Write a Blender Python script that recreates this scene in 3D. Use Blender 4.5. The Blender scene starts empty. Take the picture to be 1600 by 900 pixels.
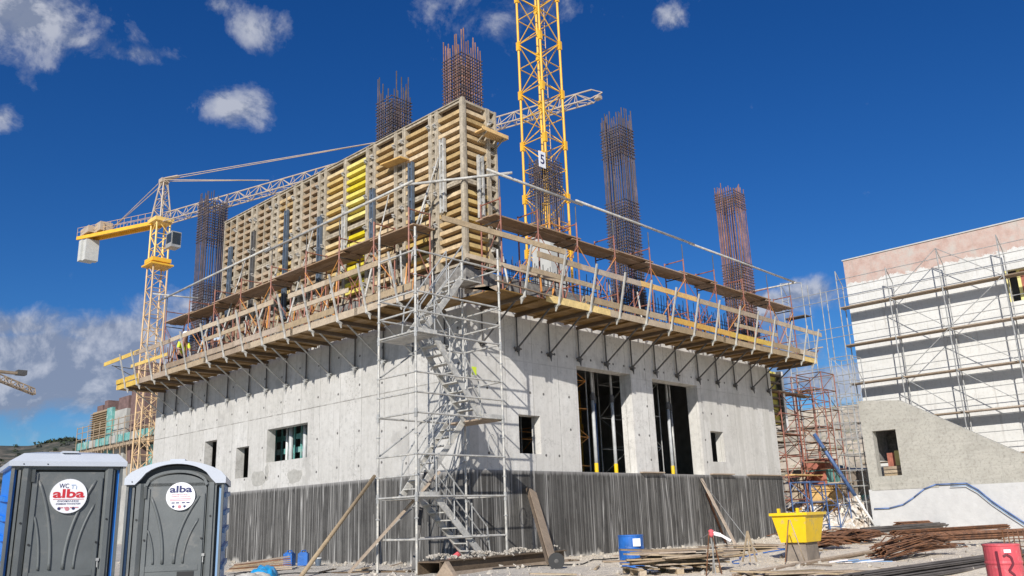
import bpy, math, random
from mathutils import Vector, Matrix, noise
random.seed(11)
SC = bpy.context.scene
COL = SC.collection
V = Vector
UP = V((0, 0, 1))

# ---------------------------------------------------------------- camera (solved from the building's edges)
FPX, YAW, PITCH, ROLL = 1335.1, .8081037, .26614295, -.03630905
CAM = V((-16.847, -17.979, 1.122))
_f = V((math.sin(YAW)*math.cos(PITCH), math.cos(YAW)*math.cos(PITCH), math.sin(PITCH)))
_r0 = V((math.cos(YAW), -math.sin(YAW), 0)); _u0 = _r0.cross(_f)
_c, _s = math.cos(ROLL), math.sin(ROLL)
CR, CU = _c*_r0 + _s*_u0, -_s*_r0 + _c*_u0
def ray(x, y): return _f + CR*((x-800)/FPX) - CU*((y-450)/FPX)
def at(x, y, ax, val):
    d = ray(x, y); return CAM + d*((val-CAM[ax])/d[ax])
def atD(x, y, D): return CAM + ray(x, y)*D
cam = bpy.data.cameras.new('camera'); camo = bpy.data.objects.new('camera', cam); COL.objects.link(camo)
M = Matrix((CR, CU, -_f)).transposed().to_4x4(); M.translation = CAM
camo.matrix_world = M
cam.sensor_width = 36; cam.lens = FPX/1600*36; cam.clip_start = .1; cam.clip_end = 9000
SC.camera = camo

# ---------------------------------------------------------------- helpers
def gz(x, y):
    s = -x-y
    t = min(1, max(0, (s-9.5)/6)); t = t*t*(3-2*t)
    return -.44*t
class MB:
    def __init__(s): s.v = []; s.f = []; s.mi = []
    def add(s, vs, fs, mi=0):
        n = len(s.v); s.v += [V(p) for p in vs]; s.f += [tuple(i+n for i in f) for f in fs]; s.mi += [mi]*len(fs); return s
    def quad(s, a, b, c, d, mi=0): return s.add([a, b, c, d], [(0, 1, 2, 3)], mi)
    def box(s, c, d, R=None, mi=0):
        c = V(c); h = V(d)/2; vs = []
        for z in (-1, 1):
            for y in (-1, 1):
                for x in (-1, 1):
                    p = V((x*h.x, y*h.y, z*h.z)); vs.append(c+(R@p if R else p))
        return s.add(vs, [(0, 2, 3, 1), (4, 5, 7, 6), (0, 1, 5, 4), (2, 6, 7, 3), (0, 4, 6, 2), (1, 3, 7, 5)], mi)
    def bb(s, lo, hi, mi=0):
        lo = V(lo); hi = V(hi); return s.box((lo+hi)/2, hi-lo, mi=mi)
    def bar(s, a, b, w, h, up=UP, mi=0):
        a = V(a); b = V(b); d = b-a; L = d.length
        if L < 1e-6: return s
        z = d/L; x = V(up).cross(z)
        if x.length < 1e-4: x = V((1, 0, 0)).cross(z)
        if x.length < 1e-4: x = V((0, 1, 0)).cross(z)
        x.normalize(); y = z.cross(x)
        return s.box((a+b)/2, (w, h, L), Matrix((x, y, z)).transposed(), mi)
    def tube(s, a, b, r, n=6, r2=None, mi=0):
        a = V(a); b = V(b); d = b-a; L = d.length
        if L < 1e-6: return s
        z = d/L; x = z.orthogonal().normalized(); y = z.cross(x); r2 = r if r2 is None else r2
        vs = [a+(x*math.cos(t)+y*math.sin(t))*r for t in (2*math.pi*i/n for i in range(n))] + \
             [b+(x*math.cos(t)+y*math.sin(t))*r2 for t in (2*math.pi*i/n for i in range(n))]
        fs = [(i, (i+1) % n, n+(i+1) % n, n+i) for i in range(n)] + [tuple(range(n))[::-1], tuple(range(n, 2*n))]
        return s.add(vs, fs, mi)
    def path(s, pts, r, n=6):
        for a, b in zip(pts, pts[1:]): s.tube(a, b, r, n)
        return s
    def sweep(s, pts, r, n=8, flat=1.0):
        pts = [V(p) for p in pts]; vs = []; m = len(pts); x = None
        for i, p in enumerate(pts):
            t = (pts[min(i+1, m-1)]-pts[max(i-1, 0)]).normalized()
            x = t.orthogonal().normalized() if x is None else (x-t*x.dot(t)).normalized()
            y = t.cross(x); rr = r[i] if isinstance(r, (list, tuple)) else r
            vs += [p+(x*math.cos(a)+y*math.sin(a))*rr for a in (2*math.pi*k/n for k in range(n))]
        fs = [(j*n+i, j*n+(i+1) % n, (j+1)*n+(i+1) % n, (j+1)*n+i) for j in range(m-1) for i in range(n)]
        return s.add(vs, fs+[tuple(range(n))[::-1], tuple(range((m-1)*n, m*n))])
    def lathe(s, prof, c=(0, 0, 0), n=24, axis=2):
        c = V(c); vs = []; m = len(prof)
        for r, z in prof:
            for i in range(n):
                t = 2*math.pi*i/n; p = (r*math.cos(t), r*math.sin(t), z)
                if axis == 0: p = (p[2], p[0], p[1])
                if axis == 1: p = (p[0], p[2], p[1])
                vs.append(c+V(p))
        fs = [(j*n+i, j*n+(i+1) % n, (j+1)*n+(i+1) % n, (j+1)*n+i) for j in range(m-1) for i in range(n)]
        fs += [tuple(range(n))[::-1], tuple(range((m-1)*n, m*n))]
        return s.add(vs, fs)
    def prism(s, poly, d):
        n = len(poly); d = V(d); vs = [V(p) for p in poly]; vs += [p+d for p in vs]
        return s.add(vs, [tuple(range(n)), tuple(range(2*n-1, n-1, -1))] + [(i, n+i, n+(i+1) % n, (i+1) % n) for i in range(n)])
    def mesh(s, name, mats, smooth=False, off=None):
        me = bpy.data.meshes.new(name)
        o = off or V((0, 0, 0))
        me.from_pydata([tuple(p-o) for p in s.v], [], s.f)
        for m in (mats if isinstance(mats, (list, tuple)) else [mats]): me.materials.append(m)
        if any(s.mi): me.polygons.foreach_set('material_index', s.mi)
        if smooth: me.polygons.foreach_set('use_smooth', [True]*len(me.polygons))
        me.update(); return me
def tag(o, label=None, cat=None, group=None, kind=None):
    if label: o['label'] = label
    if cat: o['category'] = cat
    if group: o['group'] = group
    if kind: o['kind'] = kind
    return o
RL = {}                                     # object -> world position of its root when built
def thing(name, label, cat, loc=(0, 0, 0), group=None):
    o = bpy.data.objects.new(name, None); o.empty_display_size = .2; COL.objects.link(o)
    o.location = loc; RL[o] = V(loc); return tag(o, label, cat, group)
def part(name, mb, mat, parent, smooth=False, label=None):
    off = RL[parent]; o = bpy.data.objects.new(name, mb.mesh(name, mat, smooth, off)); COL.objects.link(o)
    o.parent = parent; RL[o] = off
    if label: o['label'] = label
    return o
def solo(name, mb, mat, label, cat, loc, group=None, smooth=False):
    o = bpy.data.objects.new(name, mb.mesh(name, mat, smooth, V(loc))); COL.objects.link(o)
    o.location = loc; RL[o] = V(loc); return tag(o, label, cat, group)
def struct(name, mb, mat, kind='structure', smooth=False):
    o = bpy.data.objects.new(name, mb.mesh(name, mat, smooth)); COL.objects.link(o); o['kind'] = kind; return o
_unit = {}
def rod(name, a, b, r, mat, parent, n=6, label=None, box=None, up=UP):
    """a part that shares one unit mesh per material: a tube, or a board when box=(w,h)"""
    a = V(a); b = V(b); d = b-a; L = d.length; key = (name, mat.name, 'b' if box else n)
    if key not in _unit:
        m = MB()
        if box: m.box((0, 0, .5), (1, 1, 1))
        else: m.tube((0, 0, 0), (0, 0, 1), 1, n)
        _unit[key] = m.mesh(name, mat, not box and n > 6)
    o = bpy.data.objects.new(name, _unit[key]); COL.objects.link(o)
    z = d/L; x = V(up).cross(z)
    if x.length < 1e-4: x = V((1, 0, 0)).cross(z)
    x.normalize(); y = z.cross(x)
    Mx = Matrix((x, y, z)).transposed().to_4x4()
    sc = Matrix.Diagonal((box[0], box[1], L, 1)) if box else Matrix.Diagonal((r, r, L, 1))
    if parent is not None:
        off = RL[parent]; o.parent = parent; RL[o] = off
        if parent.parent is not None: o.matrix_parent_inverse = Matrix()
    else: off = V((0, 0, 0)); RL[o] = a
    o.matrix_basis = Matrix.Translation(a-off) @ Mx @ sc
    if label: o['label'] = label
    return o
def copy_tree(o, parent=None):
    c = o.copy(); COL.objects.link(c); c.parent = parent
    for ch in list(o.children): copy_tree(ch, c)
    return c
ORD = ['first', 'second', 'third', 'fourth', 'fifth', 'sixth', 'seventh', 'eighth', 'ninth', 'tenth', 'eleventh', 'twelfth',
       'thirteenth', 'fourteenth', 'fifteenth', 'sixteenth', 'seventeenth', 'eighteenth', 'nineteenth', 'twentieth']

# ---------------------------------------------------------------- materials
def nodes(name):
    m = bpy.data.materials.new(name); m.use_nodes = True; nt = m.node_tree; b = nt.nodes['Principled BSDF']; return m, nt, b
class G:
    def __init__(s, nt): s.nt = nt
    def n(s, t, **k):
        x = s.nt.nodes.new(t)
        for a, v in k.items(): setattr(x, a, v)
        return x
    def l(s, a, b): s.nt.links.new(a, b)
    def math(s, op, a, b=None, c=None, clamp=False):
        x = s.n('ShaderNodeMath', operation=op, use_clamp=clamp)
        for i, v in enumerate((a, b, c)):
            if v is None: continue
            if isinstance(v, (int, float)): x.inputs[i].default_value = v
            else: s.l(v, x.inputs[i])
        return x.outputs[0]
    def vec(s, x, y, z):
        c = s.n('ShaderNodeCombineXYZ')
        for i, v in enumerate((x, y, z)):
            if isinstance(v, (int, float)): c.inputs[i].default_value = v
            else: s.l(v, c.inputs[i])
        return c.outputs[0]
    def noise(s, vec, scale, detail=4, rough=.55, dist=0):
        x = s.n('ShaderNodeTexNoise'); x.inputs['Scale'].default_value = scale; x.inputs['Detail'].default_value = detail
        x.inputs['Roughness'].default_value = rough; x.inputs['Distortion'].default_value = dist; s.l(vec, x.inputs['Vector']); return x.outputs['Fac']
    def ramp(s, f, stops, interp='LINEAR'):
        x = s.n('ShaderNodeValToRGB'); x.color_ramp.interpolation = interp; e = x.color_ramp.elements
        while len(e) < len(stops): e.new(.5)
        for i, (p, c) in enumerate(stops):
            e[i].position = p; e[i].color = (c if len(c) == 4 else (*c, 1)) if isinstance(c, tuple) else (c, c, c, 1)
        s.l(f, x.inputs[0]); return x.outputs[0]
    def mix(s, f, a, b, blend='MIX'):
        x = s.n('ShaderNodeMix', data_type='RGBA', blend_type=blend)
        for i, v in ((0, f), (6, a), (7, b)):
            if isinstance(v, (int, float)): x.inputs[i].default_value = v
            elif isinstance(v, tuple): x.inputs[i].default_value = (*v, 1) if len(v) == 3 else v
            else: s.l(v, x.inputs[i])
        return x.outputs[2]
    def bump(s, h, strength, dist, b):
        x = s.n('ShaderNodeBump'); x.inputs['Strength'].default_value = strength; x.inputs['Distance'].default_value = dist
        s.l(h, x.inputs['Height']); s.l(x.outputs[0], b.inputs['Normal'])
def mat(name, col, rough=.7, metal=0, var=.25, scale=2.5, col2=None, thr=.5, stretch=(1, 1, 1), rand=0, bump=0, bscale=30, obj=False):
    m, nt, b = nodes(name); g = G(nt)
    if obj: p = g.n('ShaderNodeTexCoord').outputs['Object']
    else: p = g.n('ShaderNodeNewGeometry').outputs['Position']
    mp = g.n('ShaderNodeVectorMath', operation='MULTIPLY'); g.l(p, mp.inputs[0]); mp.inputs[1].default_value = stretch
    f = g.noise(mp.outputs[0], scale, 5, .65)
    lo = tuple(c*(1-var) for c in col); hi = tuple(min(1, c*(1+var)) for c in col)
    c = g.ramp(f, [(.3, lo), (.7, hi)])
    if col2:
        f2 = g.noise(mp.outputs[0], scale*1.9, 6, .7)
        c = g.mix(g.ramp(f2, [(thr-.04, 0.), (thr+.08, 1.)]), c, col2)
    if rand:
        oi = g.n('ShaderNodeObjectInfo'); hs = g.n('ShaderNodeHueSaturation')
        g.l(g.math('MULTIPLY_ADD', oi.outputs['Random'], rand*2, 1-rand), hs.inputs['Value']); g.l(c, hs.inputs['Color'])
        g.l(g.math('MULTIPLY_ADD', oi.outputs['Random'], -rand*.8, 1+rand*.3), hs.inputs['Saturation']); c = hs.outputs[0]
    g.l(c, b.inputs['Base Color']); b.inputs['Roughness'].default_value = rough; b.inputs['Metallic'].default_value = metal
    if bump: g.bump(g.noise(mp.outputs[0], bscale, 4), bump, .02, b)
    return m
def sep(g):
    p = g.n('ShaderNodeNewGeometry').outputs['Position']; s = g.n('ShaderNodeSeparateXYZ'); g.l(p, s.inputs[0])
    return p, s.outputs[0], s.outputs[1], s.outputs[2]
def mat_concrete(name, base=.56, warm=1.0, seam=1.22, off=.3, hz=5.23, hstr=.5, boards=.0):
    m, nt, b = nodes(name); g = G(nt); p, x, y, z = sep(g)
    u = g.math('SUBTRACT', x, y)
    big = g.noise(g.vec(u, 0, z), .55, 6, .62); st = g.noise(g.vec(g.math('MULTIPLY', u, 4.2), 0, g.math('MULTIPLY', z, .32)), 1.1, 6, .7)
    fine = g.noise(p, 4.5, 8, .8)
    c = g.ramp(big, [(.25, (base*.86, base*.84, base*.785)), (.5, (base, base*.975, base*.92)), (.72, (base*1.12, base*1.10, base*1.05))])
    c = g.mix(g.ramp(st, [(.38, .22), (.56, 0.)]), c, (base*.60, base*.58, base*.53))
    c = g.mix(g.ramp(fine, [(.36, .6), (.49, 0.)]), c, (base*.60, base*.59, base*.56)); c = g.mix(g.ramp(fine, [(.55, 0.), (.68, .5)]), c, (base*1.3, base*1.29, base*1.26))
    # one tone per poured panel (real colour of the pour)
    pan = g.n('ShaderNodeTexWhiteNoise', noise_dimensions='2D')
    g.l(g.vec(g.math('FLOOR', g.math('DIVIDE', g.math('ADD', u, off), seam)), g.math('GREATER_THAN', z, hz), 0), pan.inputs[0])
    c = g.mix(g.math('MULTIPLY', pan.outputs[0], .30), c, (base*.72, base*.69, base*.62))
    # joints between form panels
    fr = g.math('FRACT', g.math('DIVIDE', g.math('ADD', u, off), seam)); wob = g.noise(g.vec(u, 0, z), 3, 3)
    dj = g.math('MULTIPLY', g.math('ABSOLUTE', g.math('SUBTRACT', fr, .5)), seam)
    j = g.math('GREATER_THAN', dj, seam/2-.014)
    fr2 = g.math('FRACT', g.math('DIVIDE', g.math('ADD', u, off+.37), seam)); dj2 = g.math('ABSOLUTE', g.math('SUBTRACT', fr2, .5))
    j2 = g.math('MULTIPLY', g.math('GREATER_THAN', dj2, .5-.012/seam*.8), .45)
    jh = g.math('LESS_THAN', g.math('ABSOLUTE', g.math('SUBTRACT', z, hz)), .018)
    jm = g.math('MAXIMUM', g.math('MULTIPLY', j, .75), g.math('MAXIMUM', j2, g.math('MULTIPLY', jh, hstr*1.6)))
    jm = g.math('MULTIPLY', jm, g.ramp(wob, [(.35, .25), (.6, 1.)]))
    c = g.mix(jm, c, (base*.42, base*.40, base*.36))
    if boards:
        bn = g.n('ShaderNodeTexWhiteNoise', noise_dimensions='1D'); g.l(g.math('FLOOR', g.math('MULTIPLY', u, 3.3)), bn.inputs['W'])
        bmask = g.math('MULTIPLY', g.math('GREATER_THAN', x, 12.4), boards)
        c = g.mix(g.math('MULTIPLY', bn.outputs[0], bmask), c, (base*.62, base*.6, base*.54))
    # rust and grout runs
    rr = g.noise(g.vec(g.math('MULTIPLY', u, 7), 8, g.math('MULTIPLY', z, .22)), 1.0, 5, .7)
    c = g.mix(g.ramp(rr, [(.66, 0.), (.72, .55)]), c, (base*.74, base*.60, base*.40))
    hc = g.noise(p, 11, 5, .8); hm2 = g.noise(p, .8, 3, .5)
    c = g.mix(g.math('MULTIPLY', g.ramp(hc, [(.54, 0.), (.62, .8)]), g.ramp(hm2, [(.56, 0.), (.64, 1.)])), c, (base*.45, base*.43, base*.39))
    # a few darker damp patches
    pt = g.noise(g.vec(g.math('MULTIPLY', u, 1.3), 3.7, z), .9, 3, .5)
    c = g.mix(g.ramp(pt, [(.62, 0.), (.66, .45)]), c, (base*.62, base*.6, base*.56))
    g.l(c, b.inputs['Base Color']); b.inputs['Roughness'].default_value = .88
    h = g.math('ADD', g.math('MULTIPLY', fine, .6), g.math('ADD', g.math('MULTIPLY', st, .5), g.math('MULTIPLY', jm, -1.2)))
    g.bump(h, .35, .02, b); return m
def mat_tar(name):
    m, nt, b = nodes(name); g = G(nt); p, x, y, z = sep(g)
    u = g.math('SUBTRACT', x, y)
    w = g.math('MULTIPLY_ADD', g.noise(p, 1.4, 3), .06, u)
    a = g.noise(g.vec(g.math('MULTIPLY', w, 9.0), 0, g.math('MULTIPLY', z, .10)), 1.0, 8, .82)
    d = g.noise(g.vec(g.math('MULTIPLY', w, 10.0), 5, g.math('MULTIPLY', z, .14)), 1.0, 5, .7)
    e = g.noise(g.vec(u, 9, z), 1.7, 6, .7)
    c = g.ramp(a, [(.34, (.014, .013, .012)), (.45, (.045, .043, .040)), (.52, (.068, .065, .060)), (.58, (.125, .12, .112)), (.68, (.22, .213, .20))])
    c = g.mix(g.ramp(d, [(.60, 0.), (.635, .6), (.70, .85)]), c, (.36, .35, .335))
    c = g.mix(g.ramp(d, [(.30, .8), (.38, 0.)]), c, (.012, .011, .010))
    c = g.mix(g.ramp(e, [(.42, .28), (.6, 0.)]), c, (.15, .145, .135))
    wn = g.n('ShaderNodeTexWhiteNoise', noise_dimensions='2D')
    g.l(g.vec(g.math('FLOOR', g.math('MULTIPLY', g.math('MULTIPLY_ADD', g.noise(p, 2.2, 4), .05, u), 15)), g.math('FLOOR', g.math('MULTIPLY', g.noise(g.vec(g.math('MULTIPLY', u, 5), 0, g.math('MULTIPLY', z, .6)), 1, 2), 5)), 0), wn.inputs[0])
    c = g.mix(g.ramp(wn.outputs[0], [(.25, .40), (.42, 0.)]), c, (.022, .020, .018)); c = g.mix(g.ramp(wn.outputs[0], [(.80, 0.), (.90, .16), (.97, .30)]), c, (.27, .262, .245))
    dr = g.math('ABSOLUTE', g.math('SUBTRACT', g.noise(g.vec(g.math('MULTIPLY', u, 1.9), 21, g.math('MULTIPLY', z, .03)), 1.0, 3, .6), .5))
    c = g.mix(g.ramp(dr, [(.002, .85), (.007, 0.)]), c, (.42, .41, .39))
    # cement dust splashed at the foot and spilt over the top edge
    dz = g.math('ADD', z, g.math('MULTIPLY_ADD', g.noise(g.vec(u, 2, 0), 1.3, 5, .7), -1.3, .68))
    c = g.mix(g.ramp(dz, [(-.05, .85), (.12, 0.)]), c, (.42, .40, .36))
    tz = g.math('ADD', z, g.math('MULTIPLY', g.noise(g.vec(g.math('MULTIPLY', u, 9), 2, 0), 1.0, 3), -.30))
    c = g.mix(g.ramp(g.math('SUBTRACT', tz, 1.9), [(.40, 0.), (.52, .75)]), c, (.30, .29, .28))
    g.l(c, b.inputs['Base Color']); b.inputs['Roughness'].default_value = .75
    g.bump(g.math('ADD', a, d), .4, .02, b); return m
def mat_wood(name, col, dark=None, rough=.8, rand=.18, var=.22):
    dark = dark or tuple(c*.45 for c in col)
    m, nt, b = nodes(name); g = G(nt)
    tc = g.n('ShaderNodeTexCoord').outputs['Object']; p = g.n('ShaderNodeNewGeometry').outputs['Position']
    f = g.noise(p, 3.1, 6, .7); f2 = g.noise(p, 17, 4, .7)
    c = g.ramp(f, [(.3, tuple(x*(1-var) for x in col)), (.65, tuple(min(1, x*(1+var*.7)) for x in col))])
    c = g.mix(g.ramp(f2, [(.32, .55), (.5, 0.)]), c, dark)
    oi = g.n('ShaderNodeObjectInfo'); hs = g.n('ShaderNodeHueSaturation')
    g.l(g.math('MULTIPLY_ADD', oi.outputs['Random'], rand*2, 1-rand), hs.inputs['Value'])
    g.l(g.math('MULTIPLY_ADD', oi.outputs['Random'], -.35, 1.15), hs.inputs['Saturation']); g.l(c, hs.inputs['Color'])
    g.l(hs.outputs[0], b.inputs['Base Color']); b.inputs['Roughness'].default_value = rough
    g.bump(f2, .3, .01, b); return m

K = {}
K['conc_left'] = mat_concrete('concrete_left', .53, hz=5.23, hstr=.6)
K['conc_right'] = mat_concrete('concrete_right', .64, off=.9, hz=5.9, hstr=.22, boards=.55)  # base colour lighter than the left wall's, offsetting the weaker sun here
K['hole'] = mat('tie_hole_dark', (.12, .115, .11), .9)
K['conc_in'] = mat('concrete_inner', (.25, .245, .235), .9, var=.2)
K['conc_rough'] = mat('concrete_rough', (.20, .19, .175), .95, var=.5, scale=6, bump=.8, bscale=14)
K['tar'] = mat_tar('bitumen_band')
K['galv'] = mat('galvanised_steel', (.38, .38, .365), .5, .25, var=.3, scale=5, col2=(.62, .60, .55), thr=.62)
K['galv2'] = mat('galvanised_steel_dusty', (.43, .42, .39), .6, .1, var=.35, scale=4, col2=(.60, .57, .50), thr=.55)
K['dsteel'] = mat('dark_steel', (.10, .095, .09), .6, .2, var=.4, scale=4)
K['wood_b'] = mat_wood('brown_walkway_board', (.35, .24, .155), rand=.2)
K['red'] = mat('red_painted_steel', (.29, .11, .075), .6, .05, var=.35, scale=5, col2=(.30, .19, .14), thr=.58, rand=.15)
K['orange'] = mat('orange_painted_steel', (.60, .26, .06), .6, .05, var=.3, scale=5)
K['blue'] = mat('blue_painted_steel', (.06, .115, .25), .5, .05, var=.4, scale=5, col2=(.22, .22, .24), thr=.6)
K['bluesteel'] = mat('blue_grey_steel', (.10, .13, .17), .55, .2, var=.35, scale=4)
K['rebar'] = mat('rusty_rebar', (.24, .12, .08), .85, .1, var=.45, scale=2.2, col2=(.11, .08, .08), thr=.55, rand=.2)
K['rebar2'] = mat('dark_rebar', (.125, .09, .085), .85, .15, var=.4, scale=2.2, col2=(.08, .075, .085), thr=.5, rand=.15)
K['rust'] = mat('rusty_scrap', (.21, .095, .045), .9, .05, var=.5, scale=3, col2=(.11, .06, .04), thr=.55, rand=.2)
K['wood'] = mat_wood('weathered_board', (.41, .315, .205))
K['wood_g'] = mat_wood('grey_board', (.34, .26, .185), rand=.28)
K['wood_u'] = mat_wood('deck_board', (.27, .16, .055), rand=.3)
K['wood_y'] = mat_wood('yellow_shuttering_board', (.66, .46, .13), dark=(.35, .2, .05))
K['wood_o'] = mat_wood('orange_board', (.62, .38, .11), dark=(.4, .2, .05))
K['wood_d'] = mat_wood('dark_timber', (.13, .09, .055), rand=.2)
K['ply_back'] = mat_wood('brown_gap_shade_plywood', (.15, .095, .05), dark=(.10, .06, .03), rand=.15)  # brown plywood, darkened so the gaps between ribs look shaded
K['ply_tan'] = mat_wood('tan_plywood', (.53, .385, .205), dark=(.36, .25, .13), rand=.22, var=.36)
K['ply_y'] = mat_wood('yellow_plywood', (.68, .57, .08), dark=(.52, .42, .07), rand=.08)
K['ply_o'] = mat_wood('ochre_plywood', (.58, .42, .17), dark=(.42, .29, .11), rand=.1)
K['ply_g'] = mat_wood('grey_plywood', (.36, .26, .16), dark=(.24, .17, .10), rand=.2)
K['frame'] = mat('form_frame_steel', (.40, .34, .25), .7, .1, var=.35, scale=6, col2=(.30, .25, .19), thr=.58, rand=.1)
K['prop_w'] = mat('prop_grey_paint', (.42, .43, .43), .5, 0, var=.2, scale=4)
K['post'] = mat('pale_post_paint', (.42, .41, .37), .5, 0, var=.2, scale=4)
K['white'] = mat('white_steel', (.72, .72, .70), .45, 0, var=.15)
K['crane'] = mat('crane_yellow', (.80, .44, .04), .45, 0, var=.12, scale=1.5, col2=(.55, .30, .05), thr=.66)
K['crane_l'] = mat('crane_yellow_pale', (.82, .55, .16), .5, 0, var=.15, scale=1.5)  # paler yellow for the far crane's head and joint block
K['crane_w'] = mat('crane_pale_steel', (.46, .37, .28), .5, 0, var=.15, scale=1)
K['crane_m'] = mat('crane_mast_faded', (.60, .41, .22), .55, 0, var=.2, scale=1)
K['ballast'] = mat('ballast_concrete', (.50, .50, .47), .85, var=.1)
K['blue_pl'] = mat('blue_plastic', (.015, .12, .42), .45, var=.25, scale=4, col2=(.20, .27, .36), thr=.62)
K['blue_cab'] = mat('blue_cabin_wall', (.02, .20, .66), .45, var=.06, scale=2)
K['navy_cab'] = mat('pale_blue_cabin_wall', (.20, .33, .52), .45, var=.06, scale=2)
K['grey_cab'] = mat('grey_cabin_plastic', (.118, .128, .128), .5, var=.16, scale=2.6, col2=(.17, .17, .16), thr=.60, bump=.08, bscale=60)
K['grey_cab_d'] = mat('grey_cabin_recess', (.06, .066, .066), .6, var=.1)
K['roof_cab'] = mat('cabin_roof_plastic', (.50, .53, .58), .35, var=.05)
K['black'] = mat('black_rubber', (.02, .02, .02), .6, var=.2)
K['sticker'] = mat('white_sticker', (.82, .82, .84), .4, var=.02)
K['ink_red'] = mat('red_ink', (.55, .03, .04), .5, var=.02)
K['ink_navy'] = mat('navy_ink', (.03, .035, .12), .5, var=.02)
K['ink_pink'] = mat('faded_red_ink', (.55, .22, .25), .5, var=.02)
K['yellow'] = mat('yellow_skip_paint', (.86, .56, .01), .42, 0, var=.08, scale=3, col2=(.50, .40, .20), thr=.60)
K['redpl'] = mat('red_drum_plastic', (.62, .09, .11), .45, 0, var=.2, scale=3, col2=(.60, .25, .24), thr=.62)
K['tarp'] = mat('blue_tarpaulin', (.02, .30, .62), .35, var=.3, scale=6)
K['sack'] = mat('pale_sacking', (.55, .52, .46), .9, var=.25, scale=9, bump=.5, bscale=30)
K['block'] = mat('plinth_concrete', (.24, .20, .16), .9, var=.3, scale=3, bump=.3)
K['rubble'] = mat('rubble_stone', (.44, .40, .34), .95, var=.35, scale=5, bump=.4)
K['hivis'] = mat('hivis_yellow_cloth', (.62, .75, .05), .8, var=.1)
K['helmet'] = mat('white_helmet', (.82, .82, .78), .35, var=.03)
K['cloth_d'] = mat('dark_work_trousers', (.03, .035, .045), .9, var=.3)
K['cloth_l'] = mat('light_blue_shirt', (.45, .53, .62), .9, var=.15)
K['skin'] = mat('skin', (.42, .25, .17), .6, var=.08)
K['hair'] = mat('dark_hair', (.03, .02, .015), .8, var=.2)
K['teal'] = mat('teal_form_panel', (.14, .36, .33), .6, var=.25, scale=.8, col2=(.36, .46, .43), thr=.55)
K['teal_d'] = mat('dark_teal_panel', (.03, .12, .12), .7, var=.3, scale=2)
K['far_conc'] = mat('distant_concrete', (.38, .37, .34), .9, var=.2, scale=.6)
K['far_wood'] = mat('distant_timber', (.33, .25, .17), .9, var=.3, scale=.8)
K['far_rebar'] = mat('distant_rebar', (.16, .10, .09), .9, var=.3, scale=1.5)
K['pvc'] = mat('blue_water_pipe', (.10, .17, .36), .45, var=.2)
K['tape_r'] = mat('red_cloth', (.70, .12, .14), .7, var=.15)
K['tape_w'] = mat('white_tape', (.75, .70, .70), .6, var=.1)
K['glass'] = mat('tinted_glass', (.03, .04, .05), .08, var=.1)
K['maroon'] = mat('maroon_paint', (.14, .015, .03), .6, var=.1)
K['bars'] = mat('dark_steel_bars', (.125, .11, .10), .7, .3, var=.4, scale=1.5, stretch=(1, 1, 1))
K['insul'] = mat('yellow_insulation', (.78, .70, .30), .9, var=.2)
K['brick'] = mat('brick_red', (.36, .13, .09), .9, var=.3, scale=4)
# ---------------------------------------------------------------- light
SUN = V((1, .60, -.63)).normalized()                       # direction the light travels
elev = math.asin(-SUN.z); az = math.atan2(-SUN.x, -SUN.y)   # compass angle of the sun from +Y
sun = bpy.data.lights.new('sun', 'SUN'); sun.energy = 5.0; sun.angle = math.radians(.5); sun.color = (1, .955, .89)
so = bpy.data.objects.new('sun', sun); COL.objects.link(so); so.rotation_euler = SUN.to_track_quat('-Z', 'Y').to_euler()
W = bpy.data.worlds.new('World'); SC.world = W; W.use_nodes = True
nt = W.node_tree; g = G(nt); bg = nt.nodes['Background']
sky = g.n('ShaderNodeTexSky', sky_type='NISHITA'); sky.sun_disc = False; sky.sun_elevation = elev; sky.sun_rotation = az
sky.altitude = 300; sky.air_density = 1.0; sky.dust_density = .25; sky.ozone_density = 3.5
tc = g.n('ShaderNodeTexCoord').outputs['Generated']
nrm = g.n('ShaderNodeVectorMath', operation='NORMALIZE'); g.l(tc, nrm.inputs[0]); D = nrm.outputs[0]
gam = g.n('ShaderNodeGamma'); gam.inputs[1].default_value = 1.0; g.l(sky.outputs[0], gam.inputs[0])
hs = g.n('ShaderNodeHueSaturation'); hs.inputs['Hue'].default_value = .512; hs.inputs['Saturation'].default_value = 1.30; g.l(gam.outputs[0], hs.inputs['Color'])
base = g.mix(1.0, hs.outputs[0], (.45, .68, .80), 'MULTIPLY')
_o = g.n('ShaderNodeVectorMath', operation='ADD'); g.l(D, _o.inputs[0]); _o.inputs[1].default_value = tuple(-SUN*.02)
fbo = g.noise(_o.outputs[0], 15, 9, .62, .25)
fb = g.noise(D, 15, 9, .62, .25); fb2 = g.noise(D, 34, 8, .65)
def dot(vec):
    x = g.n('ShaderNodeVectorMath', operation='DOT_PRODUCT'); g.l(D, x.inputs[0]); x.inputs[1].default_value = vec; return x.outputs['Value']
clouds = [(35, 30, 150, 95, 1.25), (120, 62, 110, 38, .95), (205, 84, 62, 22, .75), (345, 10, 55, 30, .8), (385, 42, 60, 38, .9), (360, 166, 72, 38, 1.05),
          (2, 186, 26, 22, .8), (1046, 26, 42, 24, .62), (735, 30, 55, 22, .18), (905, 15, 60, 22, .12),
          (1252, 458, 62, 28, 1.4), (1205, 475, 70, 40, 1.2), (1290, 595, 110, 36, 1.4), (1230, 550, 110, 46, 1.1),
          (10, 512, 130, 34, 1.3), (150, 520, 120, 36, 1.2), (-40, 585, 400, 86, 2.6), (120, 590, 230, 66, 2.3), (70, 556, 180, 46, 1.5), (205, 540, 110, 50, 1.3), (300, 480, 80, 24, .7),
          (265, 490, 55, 26, .62), (150, 660, 110, 24, .55), (560, 560, 200, 80, .6), (1500, 200, 60, 20, .0)]
acc = None
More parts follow.
